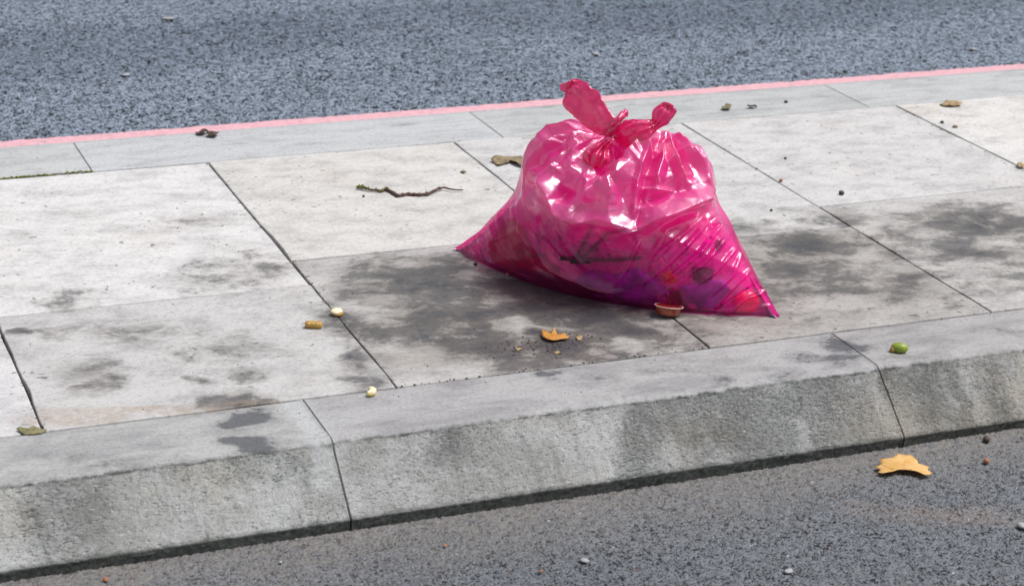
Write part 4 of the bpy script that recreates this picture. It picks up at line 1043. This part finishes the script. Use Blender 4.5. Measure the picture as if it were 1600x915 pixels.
# --- flakes, scraps and crumbs
m_flake = plain('bark_flake', (.13, .10, .055), (.25, .19, .11), 90, .9, .8, .002); m_olive = plain('olive_flake', (.11, .105, .05), (.20, .18, .09), 90, .9, .8, .002)
m_soot = plain('sooty_leaf', (.03, .022, .018), (.08, .05, .035), 90, .8, .8, .002); m_tan = plain('tan_leaf', (.36, .26, .13), (.22, .15, .08), 110, .8, .6, .002)
def cr4(l): return [(440 + x / 2.08, 200 + y / 2.08) for x, y in l]
o = plate('bark_flake', cr4([(680, 113), (702, 106), (740, 103), (776, 97), (792, 106), (794, 122), (784, 134), (766, 128), (760, 114), (746, 113), (738, 121), (716, 122), (704, 128), (692, 120)]), 0, m_flake, .002, .012, 3)
tag(o, 'notched brown bark flake on the slab left of the bag', 'bark flake')
o = plate('leaf_scrap', [(26, 673), (33, 672), (44, 673), (52, 670), (62, 671), (73, 673), (66, 678), (52, 680), (38, 680), (32, 677)], 0, m_olive, .002, .006, 5)
tag(o, 'olive brown leaf scrap on the kerb at the left edge', 'leaf scrap')
o = plate('leaf_scrap', [(305, 210), (316, 206), (326, 209), (320, 213), (309, 213)], 0, m_soot, .002, .012, 6); tag(o, 'sooty wet leaf scrap on the far kerb, left of its pair', 'leaf scrap')
o = plate('leaf_scrap', [(322, 213), (332, 209), (343, 212), (337, 217), (326, 216)], 0, m_soot, .002, .012, 7); tag(o, 'sooty wet leaf scrap on the far kerb, right of its pair', 'leaf scrap')
o = plate('leaf_scrap', [(1127, 171), (1134, 167), (1143, 170), (1140, 174), (1130, 174)], 0, m_olive, .002, .012, 8); tag(o, 'curled olive leaf scrap on the far kerb right of the bag', 'leaf scrap')
o = plate('leaf_scrap', [(1167, 170), (1175, 167), (1183, 170), (1174, 171)], 0, m_soot, .002, .010, 9); tag(o, 'thin dark leaf scrap on the far kerb beside the olive one', 'leaf scrap')
o = plate('leaf_scrap', [(1468, 165), (1482, 162), (1503, 164), (1500, 168), (1486, 169), (1474, 168)], 0, m_tan, .002, .010, 10); tag(o, 'tan leaf scrap on the pale slab at the upper right', 'leaf scrap')
o = plate('leaf_scrap', [(900, 527), (906, 524), (911, 527), (908, 532), (902, 533)], 0, m_tan, .0008, .003, 11); tag(o, 'small tan leaf crumb right of the orange curled leaf', 'leaf scrap')
o = plate('leaf_scrap', [(865, 551), (872, 549), (876, 552), (869, 554)], 0, m_tan, .0008, .002, 12); tag(o, 'tiny tan crumb in front of the orange curled leaf', 'leaf scrap')
o = plate('leaf_scrap', [(805, 545), (812, 543), (816, 546), (809, 549)], 0, m_tan, .0008, .002, 13); tag(o, 'tiny pale crumb on the dark stain left of the orange leaf', 'leaf scrap')
o = plate('leaf_scrap', [(1588, 260), (1594, 256), (1601, 258), (1600, 264), (1592, 264)], 0, m_tan, .0015, .008, 14); tag(o, 'tan leaf scrap in the slab joint at the right edge', 'leaf scrap')
o = plate('twig_piece', [(719, 270), (724, 268), (729, 270), (725, 272)], 0, m_flake, .002, .004, 15); tag(o, 'short brown twig piece on the slab right above the stick tip', 'twig')
m_peb = plain('dark_pebble', (.03, .022, .02), (.08, .05, .04), 200, .7); m_red = plain('brick_crumb', (.30, .10, .05), (.38, .15, .08), 200, .8); m_whp = plain('white_grit', (.30, .305, .31), (.25, .25, .26), 100, .7)
m_org = plain('orange_crumb', (.30, .12, .05), (.22, .09, .04), 200, .8)
for (px, py, z, s, m, nm, lb, g) in (
        (1315, 304, 0, (.007, .006, .005), m_peb, 'pebble', 'dark brown pebble alone in the middle of the right far slab', None),
        (1227, 249, 0, (.004, .003, .003), m_peb, 'pebble', 'black speck of grit on the pale slab right of the bag top', None),
        (1220, 284, 0, (.005, .004, .004), m_org, 'crumb', 'orange crumb in the slab joint right of the bag', None),
        (1205, 330, 0, (.003, .003, .003), m_peb, 'pebble', 'tiny black grit on the slab close to the right side of the bag', None),
        (1228, 161, 0, (.005, .004, .004), m_peb, 'pebble', 'black crumb on the far kerb nearest the red line', None),
        (1472, 193, 0, (.006, .005, .004), m_peb, 'pebble', 'brown pebble by the upper right slab joint', None),
        (1492, 200, 0, (.007, .005, .004), m_flake, 'crumb', 'light brown crumb right of the upper right joint', None),
        (568, 308, 0, (.003, .003, .003), m_peb, 'pebble', 'tiny black grit below the mossy stick end', None),
        (743, 415, 0, (.004, .004, .004), m_peb, 'pebble', 'black grit below the left corner of the bag', None),
        (794, 430, 0, (.006, .004, .003), m_tan, 'crumb', 'pale tan crumb at the bottom edge of the bag', None),
        (1541, 690, ROAD_N, (.008, .006, .006), m_peb, 'pebble', 'dark pebble on the near road against the kerb at right', None),
        (1541, 723, ROAD_N, (.006, .005, .005), m_red, 'pebble', 'reddish brick crumb on the near road right of the yellow leaf', None),
        (913, 876, ROAD_N, (.008, .006, .002), m_whp, 'pebble', 'flat white stone set in the near road below the long kerb', None),
        (1232, 893, ROAD_N, (.009, .006, .002), m_whp, 'pebble', 'flat pale grey stone at the bottom of the near road', None),
        (1597, 823, ROAD_N, (.010, .009, .004), m_whp, 'pebble', 'pale stone on the near road at the right edge', None),
        (845, 893, ROAD_N, (.0036, .003, .002), m_org, 'crumb', 'orange crumb on the near road left of the white stone', None),
        (165, 906, ROAD_N, (.006, .004, .0025), m_org, 'crumb', 'orange crumb at the kerb foot in the lower left corner', None),
        (695, 853, ROAD_N, (.004, .003, .002), m_org, 'crumb', 'brown crumb in the silt below the kerb middle', None),
        (438, 879, ROAD_N, (.003, .003, .002), m_whp, 'pebble', 'tiny white chip in the silt at the left kerb foot', None),
        (262, 30, ROAD_F, (.012, .020, .003), m_whp, 'gum_spot', 'pale flattened chewing gum far left on the far road', None),
        (197, 118, ROAD_F, (.010, .014, .003), m_whp, 'gum_spot', 'pale flattened chewing gum on the far road near the red line at left', None),
        (930, 85, ROAD_F, (.010, .014, .003), m_whp, 'gum_spot', 'pale flattened chewing gum on the far road above the bag', None),
        (1521, 78, ROAD_F, (.010, .014, .003), m_whp, 'gum_spot', 'pale flattened chewing gum on the far road at right', None)):
    cat = {'pebble': 'pebble', 'crumb': 'crumb', 'gum_spot': 'chewing gum'}[nm]
    tag(icolump(nm, at(px, py, z), s, m, int(px), .3, 2, px), lb, cat, {'pebble': 'loose pebbles and grit', 'crumb': 'loose crumbs', 'gum_spot': 'gum spots on the far road'}[nm])

def crumbs(name, spots, mat, label, parent=None):
    """uncountable fine debris joined into one mesh"""
    bm = bmesh.new(); base = bmesh.new(); bmesh.ops.create_icosphere(base, subdivisions=1, radius=1)
    V = [v.co.copy() for v in base.verts]; F = [[v.index for v in f.verts] for f in base.faces]; base.free(); vs, fs = [], []
    for (p, s) in spots:
        o = len(vs); k = r_.uniform(.6, 1.4); a = r_.uniform(0, 6.3)
        for v in V:
            w = 1 + r_.uniform(-.3, .3); x, y = v.x * s * k * w, v.y * s / k * w
            vs.append((p[0] + x * math.cos(a) - y * math.sin(a), p[1] + x * math.sin(a) + y * math.cos(a), p[2] + v.z * s * .6 * w + s * .3))
        fs += [[i + o for i in f] for f in F]
    o = mesh(name, vs, fs, mat, parent, True); o['kind'] = 'stuff'
    if parent is None: o['label'] = label; o['category'] = 'debris'
    return o
spots = []
for _ in range(150):
    x = r_.gauss(868, 42); y = 536 + (x - 868) * -.10 + r_.gauss(0, 8); spots.append((at(x, y), r_.uniform(.0008, .0024)))
crumbs('leaf_dust', spots, m_soot, 'dark crumbled leaf dust round the orange curled leaf')
spots = []
for (a, b, n_, sp) in (((325, 253), (620, 605), 70, 2), ((620, 605), (1105, 543), 50, 2), ((1063, 193), (1285, 322), 34, 2), ((1325, 352), (1550, 483), 40, 2.5), ((1395, 163), (1597, 268), 26, 2), ((2, 520), (68, 670), 22, 2.5), ((1330, 355), (1420, 405), 30, 4)):
    for _ in range(n_):
        t = r_.random(); spots.append((at(a[0] + (b[0] - a[0]) * t + r_.gauss(0, sp), a[1] + (b[1] - a[1]) * t + r_.gauss(0, sp * .5), -.0008), r_.uniform(.0008, .0024)))
crumbs('joint_grit', spots, m_bed, 'dark grit caught in the slab joints')
spots = [(at(r_.uniform(0, 1600), r_.uniform(170, 650)), r_.uniform(.0006, .0016)) for _ in range(260)]
spots = [s for s in spots if YN - .15 < s[0][1] < 4.6]
crumbs('fine_grit', spots, m_peb, 'fine dark grit scattered over the slabs')
for m_, nm, lb, n_ in ((m_org, 'silt_crumbs', 'rusty crumbs in the silt along the near road', 26), (m_whp, 'pale_chips', 'pale stone chips sprinkled over the near road', 40)):
    spots = []
    while len(spots) < n_:
        p_ = at(r_.uniform(0, 1600), r_.uniform(660, 915), ROAD_N)
        if p_[1] < 2.75: spots.append((p_, r_.uniform(.0009, .0020)))
    crumbs(nm, spots, m_, lb)
spots = [((x, 4.407 + r_.gauss(0, .0022), -.002 + r_.uniform(0, .003)), r_.uniform(.0015, .004)) for x in np.linspace(.2, .772, 210)]
crumbs('moss_strip', spots, m_moss, '', pv)
